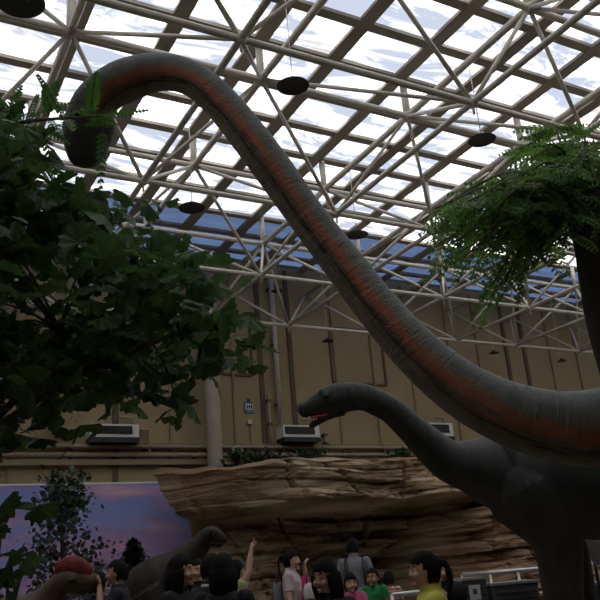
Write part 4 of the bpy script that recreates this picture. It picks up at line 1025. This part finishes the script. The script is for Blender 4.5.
person(350, 8.6, 574, None, 8, 'dark haired girl in a pink jacket between the laughing woman and the boy', PNK, DKB, 'fringe', child=True, armL='hold', armR='hold', sleeve=1.4)
person(372, 9.6, 569, None, -25, 'boy in a green shirt standing before the rock', GRN, DKB, 'crop', child=True, skin='b', sleeve=.5)
person(388, 10.4, 572, None, 170, 'child in red and white stripes right of the boy in green', striped('red_white_stripe', (.42, .05, .05), (.55, .48, .45), 7), RED, 'crop', child=True, armR='hold')
person(424, 5.3, 553, None, -85, 'young woman with a black ponytail in a yellow shirt close to the camera', YEL, DKB, 'pony', armL='front', nod=-2, sleeve=.5)
o_, W_, HW_, s_ = person(441, 8.0, 560, None, -30, 'woman in a dark top holding up a phone right of the woman in yellow', BLK, DKB, 'long', armL='phone', armR='phone', sleeve=1.5)
ph_ = empty('phone', W_((0, .33, 1.42)), 'dark phone held up by the woman in the dark top', 'phone')
R_ = rotz(math.atan2(W_((1, 0, 0))[1]-W_((0, 0, 0))[1], W_((1, 0, 0))[0]-W_((0, 0, 0))[0]))
MB().box(W_((0, .325, 1.45)), (.072, .010, .145), R_).build('phone_body', M['black'], ph_); MB().box(W_((0, .317, 1.45)), (.064, .004, .125), R_).build('screen', M['ac_dark'], ph_)
person(457, 7.2, 586, None, 160, 'small child in a pale pink shirt beside the metal cabinet', PALE, PNK, 'crop', child=True, skin='b')

# ------------------------------------------------------------------ railing and cabinets at the lower right
def railing(a, b_, zt, label, posts=5, bars=2):
    a = np.array(a, float); b_ = np.array(b_, float); g = ground(a[1]); o = empty('railing', (a[0], a[1], g), label, 'railing', 'steel railings by the rock')
    MB().tube([(a[0], a[1], zt), (b_[0], b_[1], zt)], .028, 10).build('handrail', M['rail'], o, True)
    for k in range(bars):
        z = g+(zt-g)*(.35+.38*k/max(1, bars-1)); MB().tube([(a[0], a[1], z), (b_[0], b_[1], z)], .017, 8).build('bar', M['rail'], o, True)
    for t in np.linspace(0, 1, posts):
        q = a+(b_-a)*t; p_ = MB().tube([(q[0], q[1], g), (q[0], q[1], zt)], .022, 8).build('post', M['rail'], o, True)
p1 = at(462, 575, 10.6); p2 = at(602, 560, 10.4); zr = (p1[2]+p2[2])/2
def on_z(px, py, z): return at_z(px, py, z)
railing(p1, p2, p1[2], 'steel railing running behind the leg of the dark dinosaur at the lower right', 6, 3)
p1 = at(392, 595, 9.4); p2 = at(456, 584, 9.9); railing(p1, p2, p1[2], 'short steel railing behind the woman in yellow', 3, 2)
def cab(px0, px1, py, d, h, label):
    a = at(px0, py, d); b_ = at(px1, py, d+.05); g = ground(a[1]); w = np.linalg.norm((b_-a)[:2]); c = (a+b_)/2; ang = math.atan2((b_-a)[1], (b_-a)[0]); R_ = rotz(ang); zt_ = a[2]
    back = R_@np.array((0, .22, 0)); o = empty('metal_cabinet', (c[0]+back[0], c[1]+back[1], g), label, 'cabinet', 'grey cabinets by the railing')
    MB().box((c[0]+back[0], c[1]+back[1], (g+zt_)/2), (w, .44, zt_-g), R_).build('housing', M['cabinet'], o)
    f = R_@np.array((0, -.004, 0)); m = MB()
    for k in range(9): m.box((c[0]+f[0], c[1]+f[1], zt_-.10-.075*k), (w*.86, .02, .022), R_)
    m.build('louvres', M['ac_dark'], o); MB().box((c[0]+back[0], c[1]+back[1], zt_+.015), (w*1.04, .48, .03), R_).build('lid', M['rail'], o)
    return c, R_, zt_
c, R_, zt_ = cab(462, 486, 581, 9.6, 1, 'grey metal cabinet with a white notice behind the pink shirted child')
q = c+R_@np.array((-.02, -.03, -.13)); o = empty('notice_card', q, 'small white notice on the front of the grey cabinet', 'notice'); MB().box(q, (.14, .012, .17), R_).build('card', M['paper'], o); MB().box(q+R_@np.array((0, -.008, .01)), (.05, .006, .06), R_).build('mark', M['cabinet'], o)
cab(492, 538, 586, 9.6, 1, 'grey louvred metal cabinet left of the dark dinosaur leg')
cab(584, 612, 586, 9.6, 1, 'grey louvred metal cabinet right of the dark dinosaur leg')
q = at(594, 549, 9.2); R_ = rotz(-rad(30)); o = empty('leaning_board', (q[0], q[1], ground(q[1])), 'narrow white board standing at the right edge behind the dark dinosaur leg', 'board')
MB().box((q[0], q[1], q[2]), (.16, .03, .34), R_@np.array([[math.cos(.28), 0, -math.sin(.28)], [0, 1, 0], [math.sin(.28), 0, math.cos(.28)]])).build('panel', M['paper'], o)
MB().tube([(q[0], q[1]+.03, ground(q[1])), (q[0], q[1]+.03, q[2])], .02, 8).build('stand', M['cabinet'], o, True)
